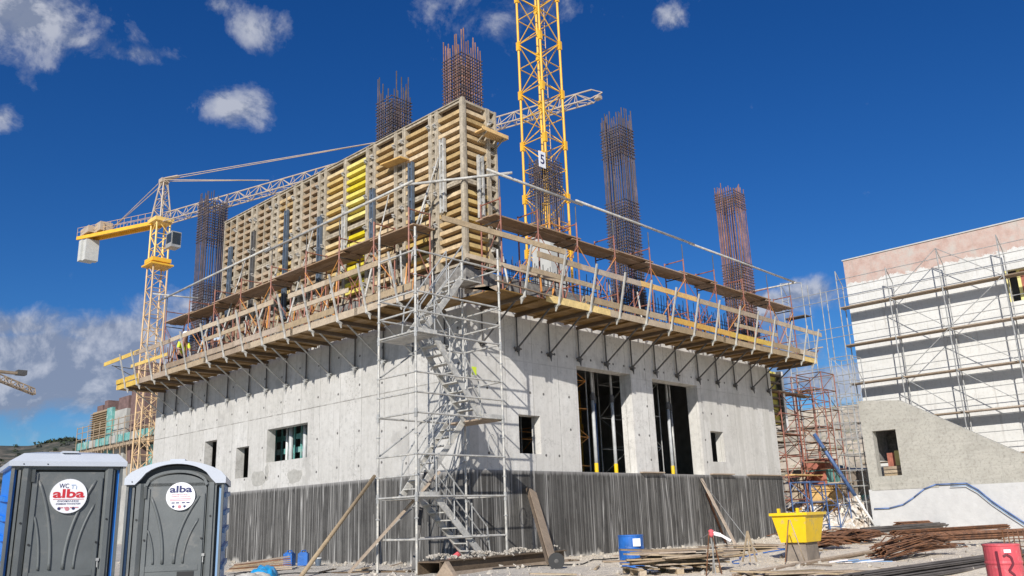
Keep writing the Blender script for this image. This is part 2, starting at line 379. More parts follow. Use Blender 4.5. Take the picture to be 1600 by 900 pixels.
for cx, cy, w, h, s in clouds:
    if s <= 0: continue
    c0 = ray(cx, cy); k = c0.length; c = c0.normalized()
    r = (ray(cx+1, cy).normalized()-c).normalized(); u = (ray(cx, cy-1).normalized()-c).normalized()
    sm = 1.12 if cy < 300 else .95
    a = g.math('MULTIPLY', dot(r), FPX*k/w*sm); bq = g.math('MULTIPLY', dot(u), FPX*k/h*sm)
    rr = g.math('SQRT', g.math('ADD', g.math('MULTIPLY', a, a), g.math('MULTIPLY', bq, bq)))
    v = g.math('MULTIPLY', g.math('SUBTRACT', 1.0, rr), s)
    v = g.math('MULTIPLY', v, g.math('GREATER_THAN', dot(c), .3))
    acc = v if acc is None else g.math('MAXIMUM', acc, v)
acc = g.math('MAXIMUM', acc, -.5)
fbm = g.math('ADD', g.math('MULTIPLY', g.math('SUBTRACT', fb, .5), 2.9), g.math('MULTIPLY', g.math('SUBTRACT', fb2, .5), .9))
behind = g.ramp(g.math('MULTIPLY', dot(_f), -1.0), [(.0, 0.), (.35, 1.)])          # unseen broken cloud added behind the viewer to raise the ambient light
acc = g.math('MAXIMUM', acc, g.math('SUBTRACT', g.math('MULTIPLY', behind, g.math('SUBTRACT', g.math('MULTIPLY', g.noise(D, 2.2, 4, .5), 3.4), 1.25)), .5))
den = g.math('ADD', acc, fbm)
mask = g.ramp(den, [(.05, 0.), (.30, .16), (.58, .52), (1.0, .88)])
seps = g.n('ShaderNodeSeparateXYZ'); g.l(D, seps.inputs[0]); ez = seps.outputs[2]
shade = g.math('ADD', g.math('MULTIPLY_ADD', g.math('SUBTRACT', fb, fbo), 2.2, .30), g.math('MULTIPLY', g.noise(D, 7, 5, .6), .5))
low = g.math('MULTIPLY', g.math('SUBTRACT', shade, .03), g.math('MULTIPLY_ADD', g.ramp(ez, [(.20, 0.), (.34, 1.)]), .30, .80))
ccol = g.mix(g.ramp(low, [(.40, 0.), (.66, 1.)]), (2.2, 2.6, 3.6), (4.7, 4.95, 5.7))
out = g.mix(mask, base, ccol)
g.l(out, bg.inputs[0]); bg.inputs[1].default_value = .105
SC.view_settings.view_transform = 'Standard'; SC.view_settings.look = 'None'; SC.view_settings.exposure = .06; SC.view_settings.gamma = 1
SC.view_settings.use_curve_mapping = False

# ---------------------------------------------------------------- ground
def axis_pts(c, fine, half, far):
    p = [c+i*fine for i in range(int(-half/fine), int(half/fine)+1)]
    s = fine; a = p[-1]; b = p[0]; hi = []; lo = []
    while a < far: s *= 1.35; a += s; hi.append(a)
    s = fine
    while b > -far: s *= 1.35; b -= s; lo.append(b)
    return lo[::-1]+p+hi
gx = axis_pts(4, .3, 27, 4200); gy = axis_pts(-2, .3, 24, 4200)
def ground_z(x, y):
    n = noise.noise(V((x*.55, y*.55, 0)))*.05 + noise.noise(V((x*1.7, y*1.7, 4)))*.03 + noise.noise(V((x*4, y*4, 9)))*.012
    k = max(0, min(1, (70-math.hypot(x, y))/40))
    m = 0.
    # low spoil heap to the right, where the bars and scrap lie
    d = math.hypot((x-9)/9, (y+6.5)/3.2); m += .22*max(0, 1-d)
    d = math.hypot((x-20)/6, (y+1)/5); m += .30*max(0, 1-d)
    inside = 1 if (0 < x < 18.4 and 0 < y < 20.9) else 0
    return gz(x, y) + (n+.0)*k*(0 if inside else 1) + m*(0 if inside else 1) - (0 if k > 0 else .0)
gm = MB(); gm.v = [V((x, y, ground_z(x, y))) for y in gy for x in gx]; nx = len(gx)
gm.f = [(j*nx+i, j*nx+i+1, (j+1)*nx+i+1, (j+1)*nx+i) for j in range(len(gy)-1) for i in range(nx-1)]; gm.mi = [0]*len(gm.f)
m, nt2, b = nodes('site_ground'); q = G(nt2); p, x, y, z = sep(q)
n1 = q.noise(p, .35, 6, .65); n2 = q.noise(p, 5, 7, .75); n3 = q.noise(p, 22, 4, .7)
c = q.ramp(n1, [(.35, (.46, .43, .38)), (.50, (.56, .52, .455)), (.65, (.64, .59, .51))])
mr = q.n('ShaderNodeMapRange'); q.l(q.math('MULTIPLY_ADD', q.noise(p, .5, 4), 6, q.math('SUBTRACT', x, y)), mr.inputs[0]); mr.inputs[1].default_value = 3; mr.inputs[2].default_value = 8
c = q.mix(mr.outputs[0], c, (.80, .70, .555))
c = q.mix(q.ramp(n2, [(.36, .5), (.50, 0.)]), c, (.27, .245, .21)); c = q.mix(q.ramp(n3, [(.58, 0.), (.68, .5)]), c, (.62, .58, .50))
q.l(c, b.inputs['Base Color']); b.inputs['Roughness'].default_value = .95; q.bump(q.math('ADD', n2, n3), .7, .05, b)
struct('ground', gm, m, smooth=True)
# loose stones: nobody could count them
st = MB()
def stone(c, s):
    R = Matrix.Rotation(random.random()*6, 3, (random.random(), random.random(), random.random()+.1))
    t = [V((1, 0, 0)), V((-1, 0, 0)), V((0, 1, 0)), V((0, -1, 0)), V((0, 0, 1)), V((0, 0, -1))]
    vs = [c+R@(p*s*random.uniform(.6, 1.2)) for p in t]
    st.add(vs, [(0, 2, 4), (2, 1, 4), (1, 3, 4), (3, 0, 4), (2, 0, 5), (1, 2, 5), (3, 1, 5), (0, 3, 5)])
for i in range(3400):
    if i < 1300:                                              # along the foot of the walls and round the stair tower
        if random.random() < .5: x, y = random.uniform(-5, 19), -abs(random.gauss(0, 1.0))-.05
        else: x, y = -abs(random.gauss(0, 1.0))-.05, random.uniform(-3, 21)
    else: x, y = random.uniform(-9, 30), random.uniform(-14, -.2)
    if x > -.02 and y > -.02: continue
    s = random.choice((.012, .02, .02, .03, .03, .045, .07)) * random.uniform(.7, 1.3)
    stone(V((x, y, ground_z(x, y)+s*.3)), s)
struct('loose_stones', st, K['rubble'], kind='stuff')

# far hills
hm = MB(); na, nr = 260, 26; R0, R1 = 420, 2600
for j in range(nr):
    r = R0+(R1-R0)*(j/(nr-1))**1.3; t = j/(nr-1)
    for i in range(na):
        a = math.radians(-25+150*i/(na-1)); x = CAM.x+r*math.sin(a); y = CAM.y+r*math.cos(a)
        e = 5.25+.55*noise.noise(V((math.degrees(a)*.11, 3, 0)))+.22*noise.noise(V((math.degrees(a)*.45, 7, 0)))
        rid = r*math.tan(math.radians(e)); prof = min(1, t*1.25)**.9
        z = rid*prof*(.9+.1*min(1, t*2))+noise.noise(V((x*.006, y*.006, 2)))*16*min(1, t*3)
        if t > .8: z = rid*(.98-.9*(t-.8)/.2*.3)
        hm.v.append(V((x, y, z-4 if j == 0 else z)))
hm.f = [(j*na+i, j*na+i+1, (j+1)*na+i+1, (j+1)*na+i) for j in range(nr-1) for i in range(na-1)]; hm.mi = [0]*len(hm.f)
m, nt2, b = nodes('hillside'); q = G(nt2); p = q.n('ShaderNodeNewGeometry').outputs['Position']
n1 = q.noise(p, .012, 8, .72); n2 = q.noise(p, .05, 6, .75)
c = q.ramp(n1, [(.40, (.035, .045, .028)), (.50, (.12, .105, .075)), (.60, (.24, .20, .155))])
c = q.mix(q.ramp(n2, [(.42, .85), (.52, 0.)]), c, (.03, .04, .028)); q.l(c, b.inputs['Base Color']); b.inputs['Roughness'].default_value = 1
struct('hills', hm, m, smooth=True)
# scrub and far woods on the hill
fw = MB()
def tuft(c, s):
    for k in range(9):
        d = V((random.gauss(0, 1), random.gauss(0, 1), random.uniform(0, 1.2)))*s*.5; r = s*random.uniform(.25, .5)
        a = c+d; t = [a+V((random.gauss(0, 1), random.gauss(0, 1), random.gauss(0, 1)))*r for _ in range(4)]
        fw.add(t, [(0, 1, 2), (0, 2, 3), (0, 3, 1), (1, 3, 2)])
for i in range(1500):
    a = random.uniform(math.radians(8), math.radians(80)); j = random.uniform(.35, .80)
    if random.random() < .45: j = .80
    r = R0+(R1-R0)*j**1.3; x = CAM.x+r*math.sin(a); y = CAM.y+r*math.cos(a)
    e = 5.25+.55*noise.noise(V((math.degrees(a)*.11, 3, 0)))+.22*noise.noise(V((math.degrees(a)*.45, 7, 0)))
    z = r*math.tan(math.radians(e))*min(1, j*1.25)**.9*(.9+.1*min(1, j*2))+noise.noise(V((x*.006, y*.006, 2)))*16*min(1, j*3)
    if j >= .8: z = r*math.tan(math.radians(e))*.98
    big = noise.noise(V((math.degrees(a)*.5, 1, 1))) > .15
    tuft(V((x, y, z+1)), random.uniform(3, 6)*(1.3 if big and j >= .8 else 1))
a0 = math.atan2(ray(92, 700).x, ray(92, 700).y)
for i in range(50):
    a = a0+random.gauss(0, .008); r = R0+(R1-R0)*.8**1.3; e = 5.25+.55*noise.noise(V((math.degrees(a)*.11, 3, 0)))+.22*noise.noise(V((math.degrees(a)*.45, 7, 0)))
    tuft(V((CAM.x+r*math.sin(a), CAM.y+r*math.cos(a), r*math.tan(math.radians(e))+2)), 7.5)
struct('far_woods', fw, mat('far_foliage', (.030, .042, .022), .95, var=.5, scale=.05), kind='stuff')

# pale rocky cutting behind the yard
qm = MB(); na, nr = 90, 34
for j in range(nr):
    t = j/(nr-1); r = 52+75*t
    for i in range(na):
        a = math.radians(55+45*i/(na-1)); x = CAM.x+r*math.sin(a); y = CAM.y+r*math.cos(a)
        step = math.floor(t*7)/7+min(1, (t*7-math.floor(t*7))*3)/7
        z = 14.5*step*(1+.05*noise.noise(V((x*.05, y*.05, 0))))+noise.noise(V((x*.25, y*.25, 1)))*.9*(t > .02)+noise.noise(V((x*.9, y*.9, 1)))*.35
        qm.v.append(V((x, y, z-.4 if j else -1)))
qm.f = [(j*na+i, j*na+i+1, (j+1)*na+i+1, (j+1)*na+i) for j in range(nr-1) for i in range(na-1)]; qm.mi = [0]*len(qm.f)
struct('rock_cutting', qm, mat('pale_rock', (.42, .36, .28), .95, var=.35, scale=.5, col2=(.16, .17, .09), thr=.58, bump=.5, bscale=3))

# ---------------------------------------------------------------- main building
def wall(fixed, sgn, u0, u1, z0, z1, ops, th, axis):
    """wall in plane axis=fixed, outer face at fixed, inner at fixed+th; ops = (u0,u1,z0,z1)"""
    us = sorted({u0, u1, *[o[0] for o in ops], *[o[1] for o in ops]}); zs = sorted({z0, z1, *[o[2] for o in ops], *[o[3] for o in ops]})
    def hole(u, z): return any(o[0] < u < o[1] and o[2] < z < o[3] for o in ops) or not (u0 < u < u1 and z0 < z < z1)
    def P(d, u, z): return (fixed+d, u, z) if axis == 0 else (u, fixed+d, z)
    m = MB()
    for a, b_ in zip(us, us[1:]):
        for c_, d_ in zip(zs, zs[1:]):
            cu, cz = (a+b_)/2, (c_+d_)/2
            if hole(cu, cz): continue
            for d in (0, th): m.quad(P(d, a, c_), P(d, b_, c_), P(d, b_, d_), P(d, a, d_))
            if hole(a-1e-3, cz): m.quad(P(0, a, c_), P(0, a, d_), P(th, a, d_), P(th, a, c_))
            if hole(b_+1e-3, cz): m.quad(P(0, b_, c_), P(0, b_, d_), P(th, b_, d_), P(th, b_, c_))
            if hole(cu, c_-1e-3): m.quad(P(0, a, c_), P(0, b_, c_), P(th, b_, c_), P(th, a, c_))
            if hole(cu, d_+1e-3): m.quad(P(0, a, d_), P(0, b_, d_), P(th, b_, d_), P(th, a, d_))
    return m
LEN_L, LEN_R, BAND, TOPW = 20.9, 18.4, 2.57, 8.62
Lops = [(14.97, 16.0, 3.2, 4.73), (12.38, 13.35, 3.08, 4.26), (8.35, 11.08, 3.53, 4.75)]
Rops = [(2.05, 3.02, 3.08, 4.25), (4.93, 7.93, BAND, 6.04), (9.24, 12.27, BAND, 6.0), (12.94, 13.9, 3.08, 4.27)]
bl = thing('concrete_building', 'large raw concrete building with a black coated foot and platforms round its top', 'building', (9, 10, 0))
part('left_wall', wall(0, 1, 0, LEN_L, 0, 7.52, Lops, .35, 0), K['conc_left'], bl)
part('left_upstand', MB().bb((.01, .01, 7.52), (.35, LEN_L, TOPW)), K['conc_rough'], bl)
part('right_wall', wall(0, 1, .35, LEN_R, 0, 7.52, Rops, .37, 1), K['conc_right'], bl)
for _a, _b, _c, _d in (Rops[1], Rops[2]):
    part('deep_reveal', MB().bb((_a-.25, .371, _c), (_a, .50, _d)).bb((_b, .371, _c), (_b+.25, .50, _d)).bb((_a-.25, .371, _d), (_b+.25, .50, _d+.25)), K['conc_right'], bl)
m = MB().bb((.36, .03, 7.52), (6.3, .45, 8.55)).bb((6.31, .06, 7.52), (18.3, .45, 8.1)); part('rough_upstand', m, K['conc_rough'], bl)
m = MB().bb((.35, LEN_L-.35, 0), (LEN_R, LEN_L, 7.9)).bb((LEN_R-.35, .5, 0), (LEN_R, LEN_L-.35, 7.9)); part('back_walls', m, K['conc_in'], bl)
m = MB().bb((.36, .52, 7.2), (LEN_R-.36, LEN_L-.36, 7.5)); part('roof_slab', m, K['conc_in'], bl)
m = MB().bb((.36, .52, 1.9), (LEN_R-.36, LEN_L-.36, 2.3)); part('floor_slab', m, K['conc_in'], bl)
m = MB().bb((-.03, 0, -.3), (0, LEN_L, BAND)); part('bitumen_coating', m, K['tar'], bl)
m = MB().bb((-.03, -.03, -.3), (LEN_R+.02, 0, BAND)); part('bitumen_coating', m, K['tar'], bl)
nh = 0; hm_ = [MB().lathe([(.045, -.003), (.04, .006)], (0, 0, 0), 8, ax).mesh('tie_hole', K['hole']) for ax in (0, 1)]   # tie holes left by the formwork
def hole(ax, p):
    global nh
    if nh >= 98: return
    nh += 1; o = bpy.data.objects.new('tie_hole', hm_[ax]); COL.objects.link(o); o.parent = bl; o.location = V(p)-RL[bl]
for u in [i*1.22+.42 for i in range(17)]:
    for z in (3.0, 4.1, 5.6, 6.7):
        if any(o[0]-.08 < u < o[1]+.08 and o[2]-.08 < z < o[3]+.08 for o in Lops): continue
        hole(0, (0, u, z+random.uniform(-.1, .1)))
for u in [i*.62+.75 for i in range(29)]:
    for z in (3.05, 3.9, 4.95, 6.3):
        if any(o[0]-.12 < u < o[1]+.12 and o[2]-.12 < z < o[3]+.12 for o in Rops) or random.random() < .45: continue
        hole(1, (u, 0, z))
for (a, b_, dz) in ((8.05, 9.35, 0), (12.6, 14.2, .0), (15.4, 18.4, .0)):   # boards lying on the ledge
    rod('ledge_board', (a, -.10, BAND+.03), (b_, -.09, BAND+.035), 0, K['wood_g'], bl, box=(.18, .04))
# mortar smears under the window
m = MB()
def blob(cy, cz, ry, rz, seed):
    pts = []
    for i in range(18):
        t = 2*math.pi*i/18; k = 1+.45*noise.noise(V((math.cos(t)*1.6, math.sin(t)*1.6, seed)))
        pts.append((-.006, cy+ry*k*math.cos(t), cz+rz*k*math.sin(t)))
    m.prism(pts, (.005, 0, 0))
blob(11.6, 2.98, .55, .28, 1); blob(11.0, 3.2, .12, .32, 2); blob(9.1, 2.95, .5, .22, 3); blob(17.2, 3.6, .18, .25, 5)
part('mortar_patch', m, mat('grey_mortar', (.36, .35, .32), .9, var=.2, scale=5), bl)

# dark inner shuttering towers and props seen through the openings
def prop(x, y, z0, z1, r, m1, label, collar=True):
    t = thing('steel_prop', label, 'prop', (x, y, z0), 'steel props standing inside the openings')
    part('outer_tube', MB().tube((x, y, z0), (x, y, z0+(z1-z0)*.6), r, 10), m1, t, True)
    part('inner_tube', MB().tube((x, y, z0+(z1-z0)*.6), (x, y, z1), r*.78, 10), K['galv'], t, True)
    part('base_plate', MB().bb((x-.1, y-.1, z0-.01), (x+.1, y+.1, z0+.015)), K['galv'], t)
    part('adjusting_collar', MB().tube((x, y, z0+(z1-z0)*.57), (x, y, z0+(z1-z0)*.62), r*1.45, 10), K['dsteel'], t)
    if collar: part('yellow_band', MB().tube((x, y, z0+.30), (x, y, z0+.62), r*1.12, 10), K['yellow'], t)
prop(6.62, .75, 2.32, 7.19, .062, K['prop_w'], 'thick pale prop with a yellow band in the middle of the first tall opening')
prop(7.72, .75, 2.32, 7.19, .062, K['prop_w'], 'thick pale prop with a yellow band near the right jamb of the first tall opening')
prop(11.25, .75, 2.32, 7.19, .062, K['prop_w'], 'thick pale prop with a yellow band in the second tall opening')
prop(11.75, .95, 2.32, 7.19, .045, K['galv'], 'thin grey prop beside the thick one in the second tall opening', False)
prop(7.35, 1.25, 2.32, 7.19, .05, K['blue'], 'slim blue prop behind the two pale props of the first tall opening', False)
prop(.55, 10.3, 2.32, 7.19, .085, K['prop_w'], 'white post in the middle of the wide left window', False)
prop(.55, 9.35, 2.32, 7.19, .085, K['prop_w'], 'white post right of the middle in the wide left window', False)
prop(.75, 10.9, 2.32, 7.19, .05, K['white'], 'thin white post at the left jamb of the wide left window', False)
def shoring(name, label, x0, x1, y0, y1, z0, levels, m1, m2, r=.024, group=None, cat='scaffold', top=None, diag=True):
    t = thing(name, label, cat, ((x0+x1)/2, (y0+y1)/2, z0), group)
    zt = top or levels[-1]
    for x in (x0, x1):
        for y in (y0, y1): rod('standard', (x, y, z0), (x, y, zt), r, m1, t)
    for k, z in enumerate(levels):
        for y in (y0, y1): rod('ledger', (x0, y, z), (x1, y, z), r*.8, m2, t)
        for x in (x0, x1): rod('ledger', (x, y0, z), (x, y1, z), r*.8, m2, t)
        if diag and k:
            za = levels[k-1]
            rod('brace', (x0, y0, za if k % 2 else z), (x1, y0, z if k % 2 else za), r*.65, m2, t)
            rod('brace', (x0, y1, za if k % 2 else z), (x0, y0, z if k % 2 else za), r*.65, m2, t)
    return t
shoring('shoring_tower', 'dark shoring tower with orange braces behind the first tall opening', 5.2, 7.1, 1.4, 2.9, 2.31, [2.9, 3.9, 4.9, 5.9, 6.9], K['galv'], K['orange'], group='shoring towers inside the building', top=7.18)
shoring('shoring_tower', 'dark shoring tower behind the second tall opening', 9.7, 11.6, 1.4, 2.9, 2.31, [2.7, 3.7, 4.9, 6.2], K['galv'], K['galv'], group='shoring towers inside the building', top=7.18)
shoring('shoring_tower', 'shadowy shoring tower deeper inside behind the tall openings', 7.8, 9.4, 4.2, 6.0, 2.31, [3.2, 4.6, 6.0], K['galv'], K['orange'], group='shoring towers inside the building', top=7.18)
m = MB()
for j in range(9):
    z = 2.9+j*.5; m.bb((.95, 7.2, z), (1.0, 12.6, z+.2))
for j in range(12): m.bb((.9, 7.4+j*.46, 2.35), (.955, 7.46+j*.46, 7.15))
t = thing('inner_form_grid', 'teal and dark form grid standing behind the wide left window', 'formwork', (.95, 9.7, 2.32))
part('grid', m, K['teal'], t)
m = MB().bb((.9, 2.35, 2.35), (1.0, 3.4, 7.1)); 
t = thing('inner_form_post', 'dark post with a pale edge behind the small right-hand window near the corner', 'formwork', (.95, 2.8, 2.32))
part('post', MB().bb((2.2, .9, 2.32), (2.34, 1.04, 7.15)), K['dsteel'], t); part('flange', MB().bb((2.52, .95, 2.32), (2.58, 1.01, 7.15)), K['galv'], t)
# ---------------------------------------------------------------- cantilever work platforms
class Side:
    """u runs along the wall from the corner, v outward from the wall"""
    def __init__(s, left): s.left = left
    def P(s, u, v, z): return V((-v, u, z)) if s.left else V((u, -v, z))
    def bb(s, m, u0, u1, v0, v1, z0, z1):
        a, b = s.P(u0, v0, z0), s.P(u1, v1, z1)
        return m.bb((min(a.x, b.x), min(a.y, b.y), z0), (max(a.x, b.x), max(a.y, b.y), z1))
LS, RS = Side(True), Side(False)
Lbr = [.95, 2.45, 3.95, 5.5, 7.0, 8.47, 9.8, 11.2, 12.5, 14.2, 15.95, 17.3, 18.8, 20.0]
Rbr = [.55, 2.05, 3.55, 5.03, 6.5, 7.98, 9.43, 10.85, 12.35, 13.76, 15.15, 16.6, 18.0, 19.1]
GAP, OUT = .09, 1.80
def platform(S, brs, u0, u1, label, skip_guard):
    t = thing('work_platform', label, 'work platform', S.P((u0+u1)/2, .9, 7.34), None)
    # joists (one per bracket pair) and the boards of the deck
    for i, u in enumerate(brs):
        rod('joist', S.P(u, .03, 7.32), S.P(u, OUT-.06, 7.32), 0, K['wood_d'], t, box=(.10, .10))
        if i+1 < len(brs): rod('joist', S.P((u+brs[i+1])/2, GAP+.03, 7.345), S.P((u+brs[i+1])/2, OUT-.06, 7.345), 0, K['wood_u'], t, box=(.07, .05))
        foot = S.P(u, .05, 6.27)
        if u < (LEN_L if S.left else LEN_R)-.1:
            rod('hanger', S.P(u, .06, 7.40), S.P(u, .06, 6.22), .026, K['dsteel'], t)
            rod('strut', S.P(u, .06, 6.27), S.P(u, OUT-.25, 7.34), .030, K['galv2'] if S.left else K['dsteel'], t)
            m = MB(); m.box(S.P(u, .06, 6.25), (.12, .12, .12)); m.tube(S.P(u, .10, 6.24), S.P(u, .12, 6.02), .05, 6, .012); m.tube(S.P(u-.16, .08, 6.27), S.P(u+.16, .08, 6.27), .025); m.tube(S.P(u, .05, 6.16), S.P(u, .11, 6.34), .022)
            part('foot_clamp', m, K['galv'] if S.left else K['dsteel'], t)
        # outward leaning guard post with its shoe
        if u0-.1 < u < u1+.1:
            b0, b1 = S.P(u, OUT+.03, 7.34), S.P(u, OUT+.40, 8.80)
            rod('guard_post', b0, b1, 0, K['galv2'] if S.left else K['post'], t, box=(.055, .045))
            m = MB(); m.tube(S.P(u, OUT-.05, 7.32), S.P(u, OUT-.10, 7.14), .06, 6, .02); m.tube(S.P(u, OUT-.10, 7.29), S.P(u, OUT+.07, 7.34), .06, 8, .04); m.tube(S.P(u, OUT+.03, 7.33), S.P(u, OUT+.08, 7.55), .045, 8, .028)
            part('post_shoe', m, K['galv2'] if S.left else K['post'], t)
    nb = 7; wv = (OUT-GAP-.02)/nb
    us = [u0]; 
    while us[-1] < u1-1.2: us.append(us[-1]+random.choice((2.9, 2.95, 3.0)))
    us[-1] = u1
    for k in range(nb):
        v = GAP+.02+wv*(k+.5)
        for a, b in zip(us, us[1:]):
            rod('deck_board', S.P(a+.01, v, 7.395), S.P(b-.01, v, 7.395), 0, K['wood_u'], t, box=(wv-.012, .035))
    # edge boards: two stacked, leaning out with the posts, and the guard rail boards
    def lean(z): return OUT+.005+(z-7.34)*.245
    def row(z, h, segs, key, name):
        for a, b, dz, mk in segs:
            rod(name, S.P(a, lean(z)-.028, z+dz), S.P(b, lean(z)-.028, z+dz*.3), 0, K[mk or key], t, box=(.032, h) )
    R = random.Random(5 if S.left else 9)
    def segs(a, b, L, key, alt=None, p=.2):
        o = []; u = a
        while u < b-.4:
            e = min(b, u+L*R.uniform(.85, 1.15)); o.append((u-.08, e+.08, R.uniform(-.02, .02), alt if alt and R.random() < p else None)); u = e
        return o
    if S.left:
        row(7.47, .22, segs(u0+.05, 18.6, 3.2, 'wood', 'wood_g', .3)+[(18.6, u1, 0, 'wood_y')], 'wood', 'edge_board')
        row(7.70, .20, segs(4.2, 16.2, 3.4, 'wood', 'wood_g', .4)+[(18.7, u1, .0, 'wood_y'), (.3, 2.6, 0, 'wood')], 'wood', 'edge_board')
        row(8.62, .17, segs(.8, 6.4, 3.0, 'wood', 'wood_g')+segs(7.5, 18.6, 3.8, 'wood', 'wood_g')+[(18.2, u1+1.0, .04, 'wood_y')], 'wood', 'guard_board')
        row(8.17, .14, [(3.2, 6.4, 0, None), (9.6, 12.6, .05, None), (15.7, 19.2, -.03, 'wood_y')], 'wood', 'guard_board')
    else:
        row(7.46, .22, segs(1.6, u1, 3.1, 'wood', 'wood_y', .15), 'wood', 'edge_board')
        row(7.70, .20, segs(3.4, 7.6, 3.0, 'wood')+[(7.9, 12.0, .02, 'wood_o'), (12.0, 15.3, 0, 'wood_y')]+segs(15.3, u1, 2.4, 'wood'), 'wood', 'edge_board')
        row(8.60, .18, [(.9, 2.9, .02, None), (2.7, 6.0, 0, 'wood_g'), (6.0, 9.4, .02, 'wood_o'), (9.5, 12.6, -.02, None), (12.6, 15.5, 0, 'wood_g'), (15.5, u1+.3, 0, None)], 'wood', 'guard_board')
        row(8.12, .15, [(.3, 3.9, .02, None), (12.2, 15.6, -.03, None)], 'wood', 'guard_board')
    return t
pl = platform(LS, Lbr, -.35, 20.95, 'timber-decked cantilever platform along the left wall, yellow boards at its far end', ())
pr_ = platform(RS, Rbr, -.55, 19.25, 'timber-decked cantilever work platform along the right wall, with white leaning guard posts', ())
# the bent starter piece at the corner of the right platform
m = MB(); m.prism([(-.55, -1.82, 7.30), (-.55, -1.30, 7.62), (-.55, -.5, 7.66), (-.55, -.5, 7.5), (-.55, -1.82, 7.48)][::-1], (.03, 0, 0)); part('end_board', m, K['wood_g'], pr_)
m = MB().bar((-.5, -1.80, 7.62), (1.6, -1.88, 7.50), .2, .03, up=V((0, -.3, 1))); part('corner_board', m, K['wood_g'], pr_)
# return boards on the far left end
for z in (7.47, 7.70): rod('end_board', LS.P(20.96, .1, z), LS.P(20.96, 1.84, z), 0, K['wood_y'], pl, box=(.2, .03), up=V((0, 1, 0)))
rod('end_rail', LS.P(21.0, .3, 8.35), LS.P(21.3, 2.0, 8.5), .02, K['dsteel'], pl); rod('end_rail', LS.P(20.4, .6, 7.6), LS.P(21.0, 2.05, 8.45), .02, K['dsteel'], pl)
rod('end_rail', RS.P(19.3, .2, 8.0), RS.P(19.5, 2.1, 8.05), .03, K['wood_g'], pr_); rod('end_rail', RS.P(19.1, 1.9, 7.7), RS.P(19.9, 1.7, 8.02), .03, K['red'], pr_)

# ---------------------------------------------------------------- red trestle frames, walkway, tube handrail
def trestle_proto(S):
    t = thing('trestle_frame', 'x', 'trestle', (0, 0, 0)); P = S.P
    for v in (.34, 1.18):
        rod('post', P(0, v, 0), P(0, v, 3.1), .026, K['red'], t); part('foot_plate', MB().box(P(0, v, .01), (.12, .12, .02)), K['red'], t)
    for z in (1.0, 2.38, 3.05): rod('crossbar', P(0, .34, z), P(0, 1.18, z), .022, K['red'] if z != 2.38 else K['dsteel'], t)
    rod('brace', P(0, .34, 1.0), P(0, 1.18, 2.38), .015, K['red'], t)
    rod('rail_upright', P(0, 1.18, 3.1), P(0, 1.18, 3.68), .018, K['dsteel'], t)
    return t
PL = trestle_proto(LS); PR = trestle_proto(RS)
Lus = [1.25, 3.0, 4.9, 6.9, 9.2, 11.4, 13.5, 15.7, 17.9]
Rus = [.35, 2.0, 3.9, 5.9, 8.0, 10.2, 12.4, 14.6, 16.8, 18.9]
for S, us, pr, nm in ((LS, Lus, PL, 'left'), (RS, Rus, PR, 'right')):
    for i, u in enumerate(us):
        o = pr if i == 0 else copy_tree(pr); o.location = S.P(u, 0, 7.42)
        tag(o, f'red steel trestle frame on the {nm} platform, {ORD[i]} from the building corner', 'trestle', 'red trestle frames carrying the walkway')
        for c in o.children: RL[c] = V(o.location)
        RL[o] = V(o.location)
for S, us, nm in ((LS, Lus, 'left'), (RS, Rus, 'right')):
    for i in range(len(us)-1):
        for k, v in enumerate((.47, .76, 1.04)):
            a, b = us[i]-.22, us[i+1]+.22; z = 9.93+.012*((i+k) % 2)*2
            if i % 2: z += .045
            m = MB().bar(S.P(a, v, z), S.P(b, v, z+.01), .27, .04)
            solo('walkway_board', m, K['wood_b'], f'{("inner", "middle", "outer")[k]} board of the upper walkway, {nm} side, {ORD[i]} bay from the corner', 'board', S.P((a+b)/2, v, z), 'walkway boards laid over the trestles')
_rb = random.Random(21)
for S, us, nm in ((LS, Lus, 'left'), (RS, Rus, 'right')):
    for i in range(len(us)-1):
        a, b = us[i], us[i+1]
        t = thing('cross_brace', f'crossed thin braces joining the trestles on the {nm} deck, {ORD[i]} bay from the corner', 'brace', S.P((a+b)/2, 1.2, 8.4), 'crossed braces between the trestles')
        for z0, z1 in ((7.6, 9.7), (9.7, 7.6)) if i % 3 else ((7.6, 9.4),): rod('brace_tube', S.P(a, 1.21, z0), S.P(b, 1.21, z1), .014, K['red'] if i % 2 else K['orange'], t)
        if S.left or i % 2:
            t = thing('jack_bundle', f'cluster of rusty jacks and tubes standing on the {nm} deck, {ORD[i]} bay from the corner', 'steel tubes', S.P((a+b)/2, .7, 7.42), 'clusters of jacks on the decks')
            for k in range(9 if S.left else 5):
                u = _rb.uniform(a, b); v = _rb.uniform(.35, 1.5); h = _rb.uniform(.5, 1.9); ln = _rb.uniform(-.35, .35)
                rod('jack', S.P(u, v, 7.42), S.P(u+ln, v+_rb.uniform(-.2, .2), 7.42+h), _rb.choice((.018, .024, .03)), K[_rb.choice(('red', 'red', 'rust', 'galv2', 'orange', 'frame'))], t)
def pole(name, a, b, r, mk, label, cat='pole', group=None, n=8):
    m = MB().tube(a, b, r, n); return solo(name, m, K[mk], label, cat, a, group, smooth=True)
zr = 11.20
hr = [(RS, -.2, 4.2, 'right handrail, the piece nearest the corner'), (RS, 3.9, 11.0, 'right handrail, the long middle piece'), (RS, 10.7, 19.5, 'right handrail, the far end piece'),
      (LS, 1.0, 9.6, 'left handrail, the piece nearest the corner'), (LS, 9.3, 18.5, 'left handrail, the far end piece')]
for i, (S, a, b, lb) in enumerate(hr):
    z = zr+.05*(i % 2)
    pole('handrail_tube', S.P(a, 1.22, z+.04), S.P(b, 1.24, z-(.0 if not S.left else .12)), .045, 'galv2', 'long pale scaffold tube forming the top of the '+lb, 'handrail', 'top handrail tubes')
